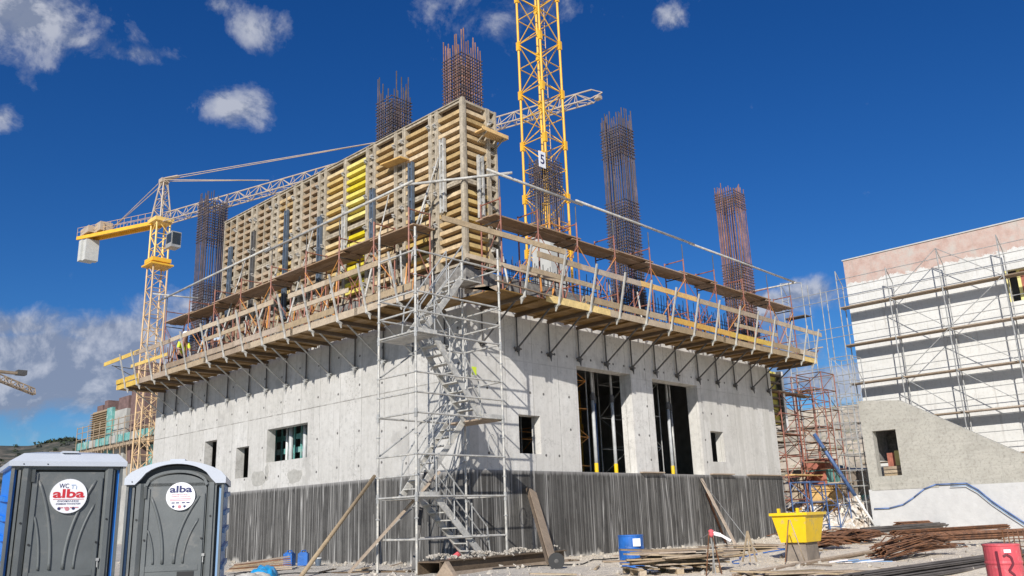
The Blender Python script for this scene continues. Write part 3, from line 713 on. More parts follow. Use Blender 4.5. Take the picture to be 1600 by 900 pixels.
pole('handrail_tube', (-1.25, 1.6, 11.32), (.75, -1.35, 11.36), .045, 'galv2', 'pale scaffold tube crossing in front of the building corner at handrail height', 'handrail', 'top handrail tubes')
pole('handrail_tube', (19.3, -1.35, 11.15), (19.5, 2.6, 11.3), .04, 'galv2', 'short pale tube closing the far right end of the handrail', 'handrail', 'top handrail tubes')
pole('handrail_tube', (-.1, 17.2, 11.1), (-1.7, 18.2, 11.25), .035, 'galv2', 'short pale tube at the far left end of the handrail', 'handrail', 'top handrail tubes')
# loose timber at the corner
def board(a, b, w, h, mk, label, group=None, up=UP, name='loose_board'):
    m = MB().bar(a, b, w, h, up=up); return solo(name, m, K[mk], label, 'board', a, group)
board((-1.6, -.75, 9.52), (2.4, -1.9, 9.02), .05, .16, 'wood', 'long pale board crossing the building corner above the stair head', name='corner_rail_board')
board((-1.2, -1.3, 8.35), (2.3, -1.75, 8.12), .05, .13, 'wood', 'pale board crossing the building corner just above the concrete upstand', name='corner_rail_board')

# ---------------------------------------------------------------- wall formwork panels on top
_pc = {}
def panel(w, h, ply, dense):
    key = (round(w, 2), h, ply, dense)
    if key in _pc: return _pc[key], False
    t = thing('formwork_panel', 'x', 'formwork', (0, 0, 0))
    # local: x across 0..w, z up 0..h, front face at y=0, depth to +y
    m = MB(); e = .075
    m.bb((0, -.03, 0), (e, .20, h)).bb((w-e, -.03, 0), (w, .20, h)).bb((e, 0, 0), (w-e, .12, e)).bb((e, 0, h-e), (w-e, .12, h))
    if w > .9 and dense: m.bb((w/2-.035, -.02, e), (w/2+.035, .19, h-e))
    part('steel_frame', m, K['frame'], t)
    part('plywood', MB().bb((.01, .201, .01), (w-.01, .22, h-.01)), K['ply_back'], t)
    n = int(round(h/.30)); q = (h-2*e)/n
    for k in range(1, n): rod('rib', (e, .10, e+q*k), (w-e, .10, e+q*k), 0, K[ply] if w > .9 else K['frame'], t, box=(.19, .125))
    _pc[key] = t; return t, True
_m = {}
def put_panel(w, h, ply, dense, loc, rz, label):
    t, new = panel(w, h, ply, dense)
    o = t if new else copy_tree(t)
    o.location = loc; o.rotation_euler = (0, 0, rz); tag(o, label, 'formwork panel', 'wall formwork panels')
    return o
Z0, PH = 8.64, 2.74
seq = [(1.2, 'ply_tan'), (.32, 'ply_g'), (1.35, 'ply_tan'), (.45, 'ply_g'), (1.2, 'ply_tan'), (.40, 'ply_g'), (1.35, 'ply_y'), (1.25, 'ply_o'), (.42, 'ply_g'), (1.2, 'ply_g'),
       (.5, 'ply_g'), (1.2, 'ply_tan'), (.45, 'ply_tan'), (1.2, 'ply_g'), (.4, 'ply_g'), (1.25, 'ply_g'), (1.1, 'ply_g')]
tone = {'ply_tan': 'tan', 'ply_g': 'grey-brown', 'ply_y': 'bright yellow', 'ply_o': 'ochre'}
rng = random.Random(3)
for r in range(2):
    y = .02
    for i, (w, p) in enumerate(seq):
        if r == 0 and p == 'ply_tan' and i > 2: p = rng.choice(('ply_tan', 'ply_g', 'ply_o'))
        if r == 0 and i == 2: p = 'ply_o'
        lab = f'{"narrow" if w < .9 else "wide"} {tone[p]} formwork panel, {("lower", "upper")[r]} row, {ORD[i]} from the corner on the left face'
        put_panel(w-.012, PH-.01, p, i > 8, (-.02, y+w-.006, Z0+r*PH), -math.pi/2, lab); y += w
for r in range(2):
    for i, (x0, w, p) in enumerate(((.02, 1.05, 'ply_o' if r == 0 else 'ply_tan'), (1.07, .40, 'ply_g'))):
        put_panel(w-.012, PH-.01, p, False, (x0, -.02, Z0+r*PH), 0, f'{"narrow" if w < .9 else "wide"} {tone[p]} formwork panel, {("lower", "upper")[r]} row, short right-facing end, {("next to", "away from")[i]} the corner')
m = MB().bb((1.32, .15, Z0), (1.35, 15.3, Z0+2*PH)); 
t = thing('inner_formwork', 'back face of the wall formwork, seen only from inside the building', 'formwork', (1.35, 8, Z0))
part('plywood', m, K['ply_tan'], t)
m = MB()
for k in range(14): m.bb((1.351, .15, Z0+.2+k*.4), (1.45, 15.3, Z0+.32+k*.4))
part('walers', m, K['frame'], t)
m = MB().bb((.12, 15.25, Z0), (1.32, 15.29, Z0+2*PH)); part('end_board', m, K['ply_g'], t)
m = MB().bb((-.07, -.07, Z0), (.03, .03, Z0+2*PH+.04)); solo('corner_post', m, K['frame'], 'tall grey steel post joining the formwork at the building corner', 'formwork post', (-.02, -.02, Z0))
m = MB().bb((-.06, .05, Z0+2*PH), (.14, 15.3, Z0+2*PH+.04)); solo('top_rail', m, K['frame'], 'thin steel rail along the top edge of the left formwork', 'rail', (0, 7, Z0+2*PH))
# clamps at the panel joints
y = 0; cl = MB(); cl.box((0, 0, 0), (.16, .07, .09)); cl.tube((-.12, 0, .0), (.02, 0, .0), .022); cl.box((-.09, .0, .06), (.05, .14, .03)); cl.tube((-.05, -.06, .05), (-.05, .06, -.05), .014)
cme = cl.mesh('form_clamp', K['galv2'])
ci = 0; y = 0
for i, (w, p) in enumerate(seq[:-1]):
    y += w
    for k, z in enumerate((Z0+.5, Z0+1.5, Z0+2.45, Z0+3.5, Z0+4.9)):
        if rng.random() < .22: continue
        o = bpy.data.objects.new('form_clamp', cme); COL.objects.link(o); o.location = (-.06, y+.02, z+rng.uniform(-.12, .12)); o.rotation_euler = (rng.uniform(-.3, .3), 0, 0)
        tag(o, f'wedge clamp on the left formwork, {ORD[i]} joint from the corner, {ORD[k]} up from deck', 'clamp', 'formwork clamps')
for k, z in enumerate((Z0+.6, Z0+1.7, Z0+3.1, Z0+4.9)):
    o = bpy.data.objects.new('form_clamp', cme); COL.objects.link(o); o.location = (1.07, -.07, z); o.rotation_euler = (0, 0, math.pi/2)
    tag(o, f'steel wedge clamp on the short end of the formwork, {ORD[k]} one up from the deck', 'clamp', 'formwork clamps')
# vertical steel walers hung on the panels
def waler(S, u, z0, z1, mk, label):
    m = MB()
    for du in (-.08, .08): S.bb(m, u+du-.035, u+du+.035, .05, .15, z0, z1)
    for z in [z0+.15+(z1-z0-.3)*k/4 for k in range(5)]: S.bb(m, u-.05, u+.05, .07, .13, z-.05, z+.05)
    solo('steel_waler', m, K[mk], label, 'waler', S.P(u, .1, z0), 'twin vertical steel walers on the formwork')
waler(LS, .88, 10.5, 13.0, 'galv2', 'pale twin steel waler hanging nearest the corner on the left formwork')
waler(LS, 2.45, 10.1, 12.7, 'bluesteel', 'dark twin steel waler under the small yellow bracket board')
waler(LS, 4.55, 10.2, 12.4, 'bluesteel', 'blue-grey twin steel waler right of the bright yellow panels')
waler(LS, 6.2, 9.8, 12.2, 'galv2', 'pale twin steel waler across the bright yellow panels')
waler(LS, 7.75, 9.8, 12.3, 'bluesteel', 'blue-grey twin steel waler left of the ochre panels')
waler(LS, 10.1, 8.8, 13.2, 'bluesteel', 'long dark twin steel waler in the middle of the left formwork')
waler(LS, 12.6, 9.7, 13.0, 'dsteel', 'dark brown twin steel waler two panels from the far end of the formwork')
waler(LS, 14.5, 9.6, 12.8, 'bluesteel', 'dark twin steel waler next to the far end of the formwork')
waler(RS, .62, 10.2, 12.3, 'galv2', 'pale twin steel waler on the short right-hand end of the formwork')
board(LS.P(2.6, .24, 12.88), LS.P(3.7, .24, 12.95), .38, .05, 'wood_o', 'small yellow board held out on brackets high on the left formwork', name='bracket_board')
m = MB().box((1.0, -.27, 13.06), (1.15, .36, .05)).box((1.0, -.44, 13.10), (1.15, .04, .12)); solo('bracket_board', m, K['wood_o'], 'small yellow board on brackets near the top of the short formwork end', 'board', (1.05, -.4, 13.06))
m = MB()
for x in (.6, 1.4): m.bar((x, -.03, 12.8), (x, -.42, 13.02), .04, .04); m.bar((x, -.03, 13.02), (x, -.44, 13.02), .04, .04)
solo('bracket', m, K['frame'], 'pair of steel brackets under the yellow board on the short formwork end', 'bracket', (1.05, -.3, 12.9))
# push-pull props from the deck to the formwork
def push_prop(S, u, v, z0, z1, lab, du=.15):
    a, b = S.P(u, v, z0), S.P(u+du, .12, z1); m1 = a.lerp(b, .55)
    t = thing('push_pull_prop', lab, 'prop', a, 'slanting props that hold the formwork')
    part('outer_tube', MB().tube(a, m1, .036, 8), K['galv2'], t, True); part('inner_tube', MB().tube(m1, b, .024, 8), K['galv2'], t, True)
    part('foot_plate', MB().box(a+V((0, 0, .0)), (.14, .14, .02)), K['galv'], t)
for i, u in enumerate((1.55, 3.45, 5.75, 8.0, 10.4, 13.0, 14.8)):
    push_prop(LS, u, 1.35, 7.43, 11.9 if i % 2 else 11.0, f'pale slanting prop between left deck and formwork, {ORD[i]} from the corner')
push_prop(LS, 1.35, .8, 10.0, 12.4, 'pale slanting prop standing on the upper walkway nearest the corner', -.3)
push_prop(RS, 1.0, .9, 7.43, 10.4, 'pale slanting prop between right deck and the short formwork end')
# odds and ends stored on the left deck
def stack(S, u, v, L, n, mk, lab, name='timber_stack', cat='timber stack', w=.3):
    t = thing(name, lab, cat, S.P(u, v, 7.42)); 
    for k in range(n):
        dz = 7.445+k*.055; j = rng.uniform(-.12, .12)
        rod('board', S.P(u-L/2+j, v+rng.uniform(-.05, .05), dz), S.P(u+L/2+j, v+rng.uniform(-.05, .05), dz), 0, K[mk], t, box=(w, .045))
stack(LS, 5.4, .85, 1.9, 6, 'ply_o', 'stack of ochre boards lying on the left deck below the yellow panels')
stack(LS, 11.8, .9, 1.6, 5, 'wood_g', 'low stack of grey boards lying on the middle of the left deck')
stack(LS, 17.0, 1.0, 1.4, 4, 'wood', 'small stack of pale boards near the far end of the left deck')
stack(RS, 4.6, 1.0, 2.0, 4, 'wood_d', 'dark stack of timber on the right deck beside the concrete upstand')
stack(RS, 13.4, .9, 1.8, 5, 'wood', 'stack of pale boards on the far half of the right deck')
for i, (S, u, mk) in enumerate(((LS, 7.6, 'red'), (LS, 3.7, 'orange'), (LS, 9.9, 'red'), (RS, 2.9, 'red'), (RS, 11.2, 'red'))):
    t = thing('folded_brackets', f'bundle of {"orange" if mk=="orange" else "red"} steel brackets on the {"left" if S.left else "right"} deck, {("below the ochre panels", "beside the yellow panels", "in the middle of the run", "behind the second guard post", "near the third rebar column")[i]}', 'steel brackets', S.P(u, .8, 7.42))
    for k in range(5):
        a = S.P(u+rng.uniform(-.4, .4), rng.uniform(.5, 1.3), 7.445); b = a+V((rng.uniform(-.7, .7), rng.uniform(-.7, .7), rng.uniform(.25, 1.2)))
        rod('bracket_tube', a, b, .022, K[mk], t)

# ---------------------------------------------------------------- rebar columns and starter bars
def cage(cx, cy, hw, z0, z1, dense, lab, nbar=9, m1='rebar', top=.55, seed=1, tie=.13, group='rebar columns rising above the walls'):
    t = thing('rebar_column', lab, 'rebar column', (cx, cy, z0), group); R = random.Random(seed)
    tied = []
    for k in range(nbar):
        f = -hw+2*hw*k/(nbar-1)
        for q in ((f, -hw), (f, hw), (-hw, f), (hw, f)):
            if abs(q[0]) == hw and abs(q[1]) == hw and q in tied: continue
            tied.append(q)
            zt = z1-R.uniform(0, top); dx, dy = R.gauss(0, .008), R.gauss(0, .008)
            rod('bar', (cx+q[0], cy+q[1], z0), (cx+q[0]+dx, cy+q[1]+dy, zt), .021, K[m1], t, 5)
    zs = []
    for a, b in dense:
        z = a
        while z < b: zs.append(z); z += tie
    for z in zs[:100]:
        m = MB(); e = hw+.025; zz = z+R.uniform(-.02, .02)
        for a, b in (((-e, -e), (e, -e)), ((e, -e), (e, e)), ((e, e), (-e, e)), ((-e, e), (-e, -e))):
            ex = R.uniform(.015, .06)
            A = V((cx+a[0], cy+a[1], zz)); B = V((cx+b[0], cy+b[1], zz+R.uniform(-.015, .015))); d = (B-A).normalized(); m.bar(A-d*ex, B+d*ex*.6, .022, .022)
        for f in (-.35*hw, .35*hw): m.bar((cx+f, cy-e, zz), (cx+f, cy+e, zz), .016, .016); m.bar((cx-e, cy+f, zz), (cx+e, cy+f, zz), .016, .016)
        part('tie', m, K['rebar2'], t)
    return t
cage(.72, .74, .43, 7.6, 17.0, [(13.6, 16.1)], 'rust-brown rebar column rising from behind the formwork corner', seed=1, top=.9, tie=.115)
cage(.72, 4.40, .42, 13.2, 17.0, [(13.6, 15.9)], 'dark rebar column standing behind the left formwork, two bars taller than the rest', seed=2, top=1.3, m1='rebar2', tie=.12)
cage(.50, 17.55, .46, 7.6, 16.3, [(7.8, 12.0), (13.9, 15.8)], 'dark rebar column beyond the far left end of the formwork, open in its middle', seed=3, m1='rebar2', tie=.13)
cage(9.05, .62, .44, 7.6, 17.0, [(7.9, 13.0), (14.9, 16.2)], 'dark rebar column over the middle of the right wall, open between two tied bands', seed=5, m1='rebar2', tie=.13)
cage(17.9, .75, .48, 7.6, 16.2, [(7.9, 12.3), (14.9, 15.7)], 'reddish rebar column at the far right end of the right wall', seed=6, tie=.13)
cc = cage(9.95, 5.3, .50, 13.3, 16.9, [(14.8, 16.5)], 'rebar column on a white cast concrete pier, in front of the yellow crane mast', seed=4, m1='rebar2', tie=.13)
m = MB().bb((9.42, 4.77, 7.5), (10.48, 5.83, 13.2)); solo('cast_pier', m, K['ballast'], 'white cast concrete pier behind the walkway at the foot of the yellow crane', 'concrete pier', (9.95, 5.3, 7.5))
t = thing('pier_clamp', 'orange clamp frame round the top of the white cast pier', 'clamp frame', (9.95, 5.3, 13.0))
for a, b in (((9.3, 4.65), (10.6, 4.65)), ((9.3, 4.65), (9.3, 5.95)), ((9.3, 5.95), (10.6, 5.95)), ((10.6, 4.65), (10.6, 5.95))):
    for z in (13.0, 13.35): rod('rail', (*a, z), (*b, z), .035, K['orange'], t)
for q in ((9.3, 4.65), (10.6, 4.65), (9.95, 4.65), (9.3, 5.3), (9.3, 5.95), (10.6, 5.95)): rod('upright', (*q, 12.95), (*q, 13.75), .03, K['orange'], t)
# rebar mats along the right wall top
for i, (x0, x1) in enumerate(((1.9, 7.4), (7.6, 12.6), (12.8, 18.2))):
    t = thing('rebar_mat', f'dark mesh of starter bars sticking out of the right wall, {("nearest the corner", "in the middle", "at the far end")[i]}', 'rebar mesh', ((x0+x1)/2, .2, 7.6), 'starter bar meshes on the right wall')
    n = int((x1-x0)/.19)
    for k in range(n):
        for yy in (.12, .40):
            rod('bar', (x0+k*.19, yy, 7.6), (x0+k*.19+rng.uniform(-.02, .02), yy+rng.uniform(-.02, .02), 9.35+rng.uniform(-.25, .15)), .013, K['rebar2'], t, 4)
    for z in (8.2, 8.4, 8.6, 8.8, 8.98):
        for yy in (.10, .42): rod('crosswise_bar', (x0, yy, z), (x1, yy, z+rng.uniform(-.03, .03)), .012, K['rebar2'], t, 4)
t = thing('rebar_mat', 'dark mesh of starter bars sticking out of the left wall beyond the formwork', 'rebar mesh', (.2, 18.5, 7.6), 'starter bar meshes on the left wall')
for k in range(26):
    for xx in (.1, .3): rod('bar', (xx, 15.6+k*.2, 7.6), (xx, 15.6+k*.2, 9.6+rng.uniform(-.3, .3)), .013, K['rebar'], t, 4)

# ---------------------------------------------------------------- stair tower
TX0, TX1, TY0, TY1 = -3.45, -.45, -1.79, -.29
t = thing('stair_tower', 'galvanised scaffold stair tower standing in front of the building corner', 'stair tower', ((TX0+TX1)/2, (TY0+TY1)/2, 0))
for k, (x, y) in enumerate(((TX0, TY0), (TX0, TY1), (TX1, TY0), (TX1, TY1))):
    rod('standard', (x, y, gz(x, y)+.02), (x, y, 8.75 if k == 1 else 8.55), .032, K['galv2'], t, 10)
    for z in [1.27+.5*j for j in range(15)]: part('collar', MB().lathe([(.034, z-.02), (.052, z-.012), (.052, z+.012), (.034, z+.02)], (x, y, 0), 8), K['galv'], t)
    for z in (2.0, 4.0, 6.0): part('sleeve', MB().lathe([(.036, z-.35), (.042, z-.34), (.042, z-.14), (.036, z-.13)], (x, y, 0), 8), K['galv'], t)
    part('base_jack', MB().tube((x, y, gz(x, y)-.02), (x, y, .3), .02).box((x, y, gz(x, y)+.0), (.16, .16, .02)), K['galv'], t)
for z in (.78, 1.77, 3.77, 5.80, 6.33, 6.84, 7.93):                   # all round
    rod('ledger', (TX0, TY0, z), (TX1, TY0, z), .026, K['galv2'], t, 8); 
    if z < 7.5: rod('ledger', (TX0, TY1, z), (TX1, TY1, z), .026, K['galv2'], t, 8)
    rod('transom', (TX0, TY0, z), (TX0, TY1, z), .026, K['galv2'], t, 8); rod('transom', (TX1, TY0, z), (TX1, TY1, z), .026, K['galv2'], t, 8)
for z in (2.27, 2.77, 4.27, 4.77): rod('transom', (TX0, TY0, z), (TX0, TY1, z), .024, K['galv2'], t, 8)
for z in (2.77, 4.27, 4.77): rod('ledger', (TX0, TY0, z), (TX1, TY0, z), .024, K['galv2'], t, 8)
for z in (4.77, ): rod('transom', (TX1, TY0, z), (TX1, TY1, z), .024, K['galv2'], t, 8)
for a, b in ((.78, 2.77), (2.77, 4.77), (4.77, 6.84)): rod('brace', (TX0, TY1+.04, a), (TX1, TY1+.04, b), .022, K['galv'], t, 8)
def flight(z0, z1, xa, xb, yc, red=False):
    """stair from (xa,z0) up to (xb,z1)"""
    w = .62; fl = MB()
    for s in (-1, 1): fl.bar((xa, yc+s*w/2, z0), (xb, yc+s*w/2, z1), .035, .17)
    f = part('stair_flight', fl, K['galv2'], t); n = 9
    for k in range(1, n):
        q = k/n; x = xa+(xb-xa)*q; z = z0+(z1-z0)*q
        part('tread', MB().bb((x-.11, yc-w/2+.02, z-.015), (x+.11, yc+w/2-.02, z+.015)), K['galv2'], f)
    for s in (-1, 1):
        yy = yc+s*(w/2+.03)
        p = [V((xa, yy, z0+.05)), V((xa+(xb-xa)*.06, yy, z0+.95)), V((xb, yy, z1+.95)), V((xb, yy, z1+.0))]
        part('stair_rail', MB().path(p, .02), K['galv'], t)
        part('stair_rail', MB().path([p[0]+(p[1]-p[0])*.55, p[3]+(p[2]-p[3])*.55], .017), K['galv'], t)
        for q in (.35, .68):
            c = V((xa+(xb-xa)*q, yy, z0+(z1-z0)*q)); rod('rail_upright', c, c+V((0, 0, .95)), .016, K['galv'], t)
    return f
yo, yi = TY0+.42, TY1-.40
flight(.05, 1.77, -.95, -2.75, yo)
flight(1.77, 3.77, -2.8, -1.15, yi)
flight(3.77, 5.80, -1.15, -2.75, yo)
flight(5.80, 7.77, -2.75, -1.1, yi)
for (x0, x1, z) in ((TX0+.02, -2.72, 1.77), (-1.18, TX1, 3.77), (TX0+.02, -2.72, 5.80), (-1.15, TX1+.05, 7.77)):
    part('landing', MB().bb((x0, TY0+(.05 if z < 7 else .75), z-.05), (x1, TY1-.04, z-.01)), K['galv2'] if z != 3.77 else K['wood_g'], t)
    if z < 7: part('toe_board', MB().bb((x0, TY0+.02, z-.01), (x1, TY0+.045, z+.11)), K['galv2'], t)
part('tag_sign', MB().box((-1.18, TY0+.3, 5.05), (.16, .015, .22)), K['hivis'], t)
m = MB().tube((-.36, -.2, .5), (-.36, -.2, 7.3), .022); part('lift_hoist_tube', m, K['galv'], t)
m = MB()
m.path([V((-.9+.35*math.cos(a)*.4, TY0-.02, 3.1+.25*math.sin(a))) for a in [i*.5 for i in range(13)]], .012); part('coiled_hose', m, K['galv'], t)
# ---------------------------------------------------------------- cranes
def lattice(t, name, corners0, corners1, n, rc, rb, mc, mb, kind='x', nside=6, caps=None):
    """box or triangle truss between two cross sections; chords are parts, each bay of bracing is a part"""
    k = len(corners0); c0 = [V(c) for c in corners0]; c1 = [V(c) for c in corners1]
    for a, b in zip(c0, c1): rod(name+'_chord', a, b, rc, mc, t, nside)
    for i in range(n):
        m = MB(); p = [a.lerp(b, i/n) for a, b in zip(c0, c1)]; q = [a.lerp(b, (i+1)/n) for a, b in zip(c0, c1)]
        for j in range(k):
            j2 = (j+1) % k
            if k == 2 and j == 1: break
            m.tube(p[j], p[j2], rb, 5)
            if kind == 'x' or (i+j) % 2: m.tube(p[j], q[j2], rb, 5)
            if kind == 'x' or not (i+j) % 2: m.tube(p[j2], q[j], rb, 5)
            if kind == 'k' : pass
        part(name+'_bracing', m, mb, t)
def sq(cx, cy, z, h): return [(cx-h, cy-h, z), (cx+h, cy-h, z), (cx+h, cy+h, z), (cx-h, cy+h, z)]
t = thing('tower_crane', 'bright yellow lattice crane mast rising out of the top of the picture', 'crane', (14.84, 9.58, 2.3))
lattice(t, 'mast', sq(14.84, 9.58, 2.3, .80), sq(14.84, 9.58, 40, .80), 25, .068, .030, K['crane'], K['crane'], 'z', 8)
for k in range(12):
    z = 5.3+3.0*k
    for x, y, _ in sq(14.84, 9.58, 0, .80): part('mast_joint', MB().box((x, y, z), (.19, .19, .5)), K['crane'], t)
for x in (14.6, 14.95): rod('ladder_rail', (x, 9.2, 2.3), (x, 9.2, 39), .022, K['crane_m'], t)
m = MB()
for k in range(122): m.bar((14.55, 9.2, 2.5+k*.3), (14.95, 9.2, 2.5+k*.3), .03, .03)
part('ladder_rungs', m, K['crane_m'], t)
# number plate on the mast
def text_part(s, size, loc, R, mk, parent, name='lettering', bold=.012, ext=.002, align='CENTER', sx=1.0):
    cu = bpy.data.curves.new('txt', 'FONT'); cu.body = s; cu.size = size; cu.align_x = align; cu.offset = bold*size; cu.extrude = ext; cu.resolution_u = 3
    ob = bpy.data.objects.new('txt', cu); COL.objects.link(ob); dg = bpy.context.evaluated_depsgraph_get(); me = bpy.data.meshes.new_from_object(ob.evaluated_get(dg)); bpy.data.objects.remove(ob); 
    me.transform(Matrix.Translation(V(loc)-RL[parent]) @ R.to_4x4() @ Matrix.Diagonal((sx, 1, 1, 1))); me.materials.clear(); me.materials.append(K[mk]); me.name = name
    o = bpy.data.objects.new(name, me); COL.objects.link(o); o.parent = parent; RL[o] = RL[parent]; return o
Rvert = Matrix(((1, 0, 0), (0, 0, -1), (0, 1, 0)))         # text facing -Y, upright
pt = solo('number_plate', MB().box((9.10, 4.72, 16.25), (.42, .03, .75)), K['sticker'], 'white plate with a dark 5 fixed beside the rebar of the cast pier', 'sign', (9.10, 4.72, 16.25))
text_part('5', .62, (9.10, 4.70, 16.05), Rvert, 'ink_navy', pt)

def tower_crane_far():
    mx, my, zr = 27.0, 86.0, 39.9
    t = thing('tower_crane', 'pale tower crane far behind on the left, its long jib passing behind the formwork', 'crane', (mx, my, 0))
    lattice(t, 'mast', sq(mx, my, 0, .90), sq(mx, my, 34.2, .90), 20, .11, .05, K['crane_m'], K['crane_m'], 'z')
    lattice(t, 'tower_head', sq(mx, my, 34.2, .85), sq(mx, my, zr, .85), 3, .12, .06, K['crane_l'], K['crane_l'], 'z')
    j = V((.287, -.958, 0)); s = V((.958, .287, 0)); base = V((mx, my, zr)); top = V((mx, my, 45.6))
    part('slewing_ring', MB().box((mx, my, 34.5), (2.4, 2.4, .5)).box((mx, my, 33.9), (2.9, 2.9, .2)), K['crane'], t)
    part('joint_block', MB().box((mx, my, zr), (2.4, 2.4, .5)), K['crane_l'], t)
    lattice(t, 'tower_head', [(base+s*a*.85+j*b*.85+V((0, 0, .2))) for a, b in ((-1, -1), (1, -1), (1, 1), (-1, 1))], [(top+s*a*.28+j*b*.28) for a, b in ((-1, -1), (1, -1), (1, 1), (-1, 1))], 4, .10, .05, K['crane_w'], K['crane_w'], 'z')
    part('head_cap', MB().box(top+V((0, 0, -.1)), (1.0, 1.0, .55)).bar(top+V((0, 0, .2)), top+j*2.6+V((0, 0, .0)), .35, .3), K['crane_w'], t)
    tip = V((44.9, 29.05, 41.65)); b0 = base+j*1.0
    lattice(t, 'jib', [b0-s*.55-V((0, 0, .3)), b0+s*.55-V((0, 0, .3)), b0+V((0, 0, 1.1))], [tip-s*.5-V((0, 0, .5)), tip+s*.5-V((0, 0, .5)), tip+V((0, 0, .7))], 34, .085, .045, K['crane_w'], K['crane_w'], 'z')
    m = MB()
    for a in (-.5, .5): m.tube(tip+s*a-V((0, 0, .5)), tip+j*1.1+V((0, 0, .1)), .05, 5)
    m.tube(tip+V((0, 0, .7)), tip+j*1.1+V((0, 0, .1)), .05, 5); m.box(tip+j*.6-V((0, 0, .35)), (.6, .6, .35)); part('jib_tip', m, K['crane_w'], t)
    ce = V((22.46, 100.4, 40.43)); c0 = base-j*.8
    m = MB(); m.bar(c0-s*.7-V((0, 0, .25)), ce-s*.7-V((0, 0, .25)), .25, .45).bar(c0+s*.7-V((0, 0, .25)), ce+s*.7-V((0, 0, .25)), .25, .45).bar(c0-V((0, 0, .0)), ce, 1.3, .08); part('counter_jib', m, K['crane'], t)
    m = MB()
    for k in range(12):
        for q in (-.75, .75):
            p = c0.lerp(ce, k/11)+s*q; m.tube(p, p+V((0, 0, 1.2)), .03, 4)
    for q in (-.75, .75):
        for h in (.6, 1.2): m.tube(c0+s*q+V((0, 0, h)), ce+s*q+V((0, 0, h)), .03, 4)
    part('counter_jib_rail', m, K['crane_m'], t)
    w = ce+(c0-ce).normalized()*1.6
    for q in (-.48, .48): part('counterweight', MB().box(w+(c0-ce).normalized()*q+V((0, 0, -2.1)), (1.7, .92, 2.9)), K['ballast'], t)
    part('winch', MB().box(w+(c0-ce).normalized()*2.6+V((0, 0, .8)), (1.6, 2.0, 1.2)).box(w+(c0-ce).normalized()*.2+V((0, 0, .6)), (1.8, 2.8, .9)), K['crane_w'], t)
    for q in (-.3, .3):
        m = MB().tube(top+s*q, b0.lerp(tip, .29)+V((0, 0, 1.3)), .055, 5); part('tie_bar', m, K['crane_w'], t)
        m = MB().tube(top+s*q+V((0, 0, .2)), b0.lerp(tip, .66)+V((0, 0, 1.3)), .055, 5); part('tie_bar', m, K['crane_w'], t)
        m = MB().tube(top+s*q, c0.lerp(ce, .62)+V((0, 0, .2)), .05, 5); part('tie_bar', m, K['crane_w'], t)
    cb = atD(271, 376, 107.5)
    f = part('cab', MB().box(cb, (1.25, 1.6, 2.0)), K['galv'], t)
    part('cab_window', MB().box(cb+V((-.64, -.1, .15)), (.06, 1.3, 1.2)).box(cb+V((0, -.82, .1)), (1.0, .06, 1.5)), K['glass'], f)
tower_crane_far()
def bg_jib():
    a, b = atD(54, 613, 190), atD(-60, 568, 180)
    t = thing('distant_crane', 'far-off crane at the left edge, only its rusty jib end and counterweight arm showing', 'crane', V((b.x, b.y, 0)))
    d = (b-a).normalized(); s = d.cross(UP).normalized()
    lattice(t, 'jib', [a-s*.7-V((0, 0, .5)), a+s*.7-V((0, 0, .5)), a+V((0, 0, .8))], [b-s*.7-V((0, 0, .5)), b+s*.7-V((0, 0, .5)), b+V((0, 0, 1.1))], 12, .16, .09, K['far_wood'], K['far_wood'], 'z', 5)
    e, f = atD(33, 584, 200), atD(-60, 575, 190)
    part('counter_jib', MB().bar(e, f, 1.6, .5), K['far_wood'], t); part('counterweight', MB().box(e+V((0, 0, .2)), (2, 2, 1.1)), K['dsteel'], t)
    part('tie_bar', MB().tube(a+V((0, 0, .8)), atD(8, 590, 186), .09, 4), K['far_wood'], t)
    part('mast', MB().box((b.x, b.y, b.z/2), (1.8, 1.8, b.z)), K['far_wood'], t)
bg_jib()

# ---------------------------------------------------------------- right-hand white building
BX, BY, BT = 28.0, -.14, 14.15
m, nt2, b = nodes('white_render'); q = G(nt2); p, x, y, z = sep(q)
n1 = q.noise(p, 1.2, 6, .7); n2 = q.noise(p, 7, 6, .75); n3 = q.noise(q.vec(0, q.math('MULTIPLY', y, 3), q.math('MULTIPLY', z, 3)), .5, 5, .6)
c = q.ramp(n1, [(.3, (.60, .595, .56)), (.6, (.68, .675, .645))]); c = q.mix(q.ramp(n2, [(.36, .5), (.48, 0.)]), c, (.50, .49, .44))
zz = q.math('ADD', z, q.math('MULTIPLY', q.math('SUBTRACT', q.noise(p, 2.2, 7, .75), .5), 1.1))
pk = q.ramp(q.noise(p, 1.7, 7, .7), [(.35, (.45, .31, .26)), (.5, (.52, .39, .335)), (.66, (.50, .45, .40))])
c = q.mix(q.math('GREATER_THAN', zz, 12.8), c, pk); rs = q.noise(q.vec(0, q.math('MULTIPLY', y, 4), q.math('MULTIPLY', z, .3)), 1, 5, .7); c = q.mix(q.ramp(rs, [(.56, 0.), (.68, .45)]), c, (.36, .33, .29))
bj = q.math('MAXIMUM', q.math('LESS_THAN', q.math('FRACT', q.math('DIVIDE', z, .61)), .022), q.math('LESS_THAN', q.math('FRACT', q.math('DIVIDE', y, 1.22)), .010)); c = q.mix(q.math('MULTIPLY', bj, .18), c, (.30, .28, .25)); q.l(c, b.inputs['Base Color']); b.inputs['Roughness'].default_value = .95; q.bump(n2, .4, .03, b)
wb = thing('white_building', 'white rendered block with a rough pink band along its top, behind scaffolding on the right', 'building', (38, -14, 0))
m_r = m
ops = [(-8.9, -7.75, 10.3, 11.85)]
mm = wall(BX, 1, -34, BY, 0, BT, [(-a[1] if 0 else a[0], a[1], a[2], a[3]) for a in ops], .35, 0); part('front_wall', mm, m_r, wb)
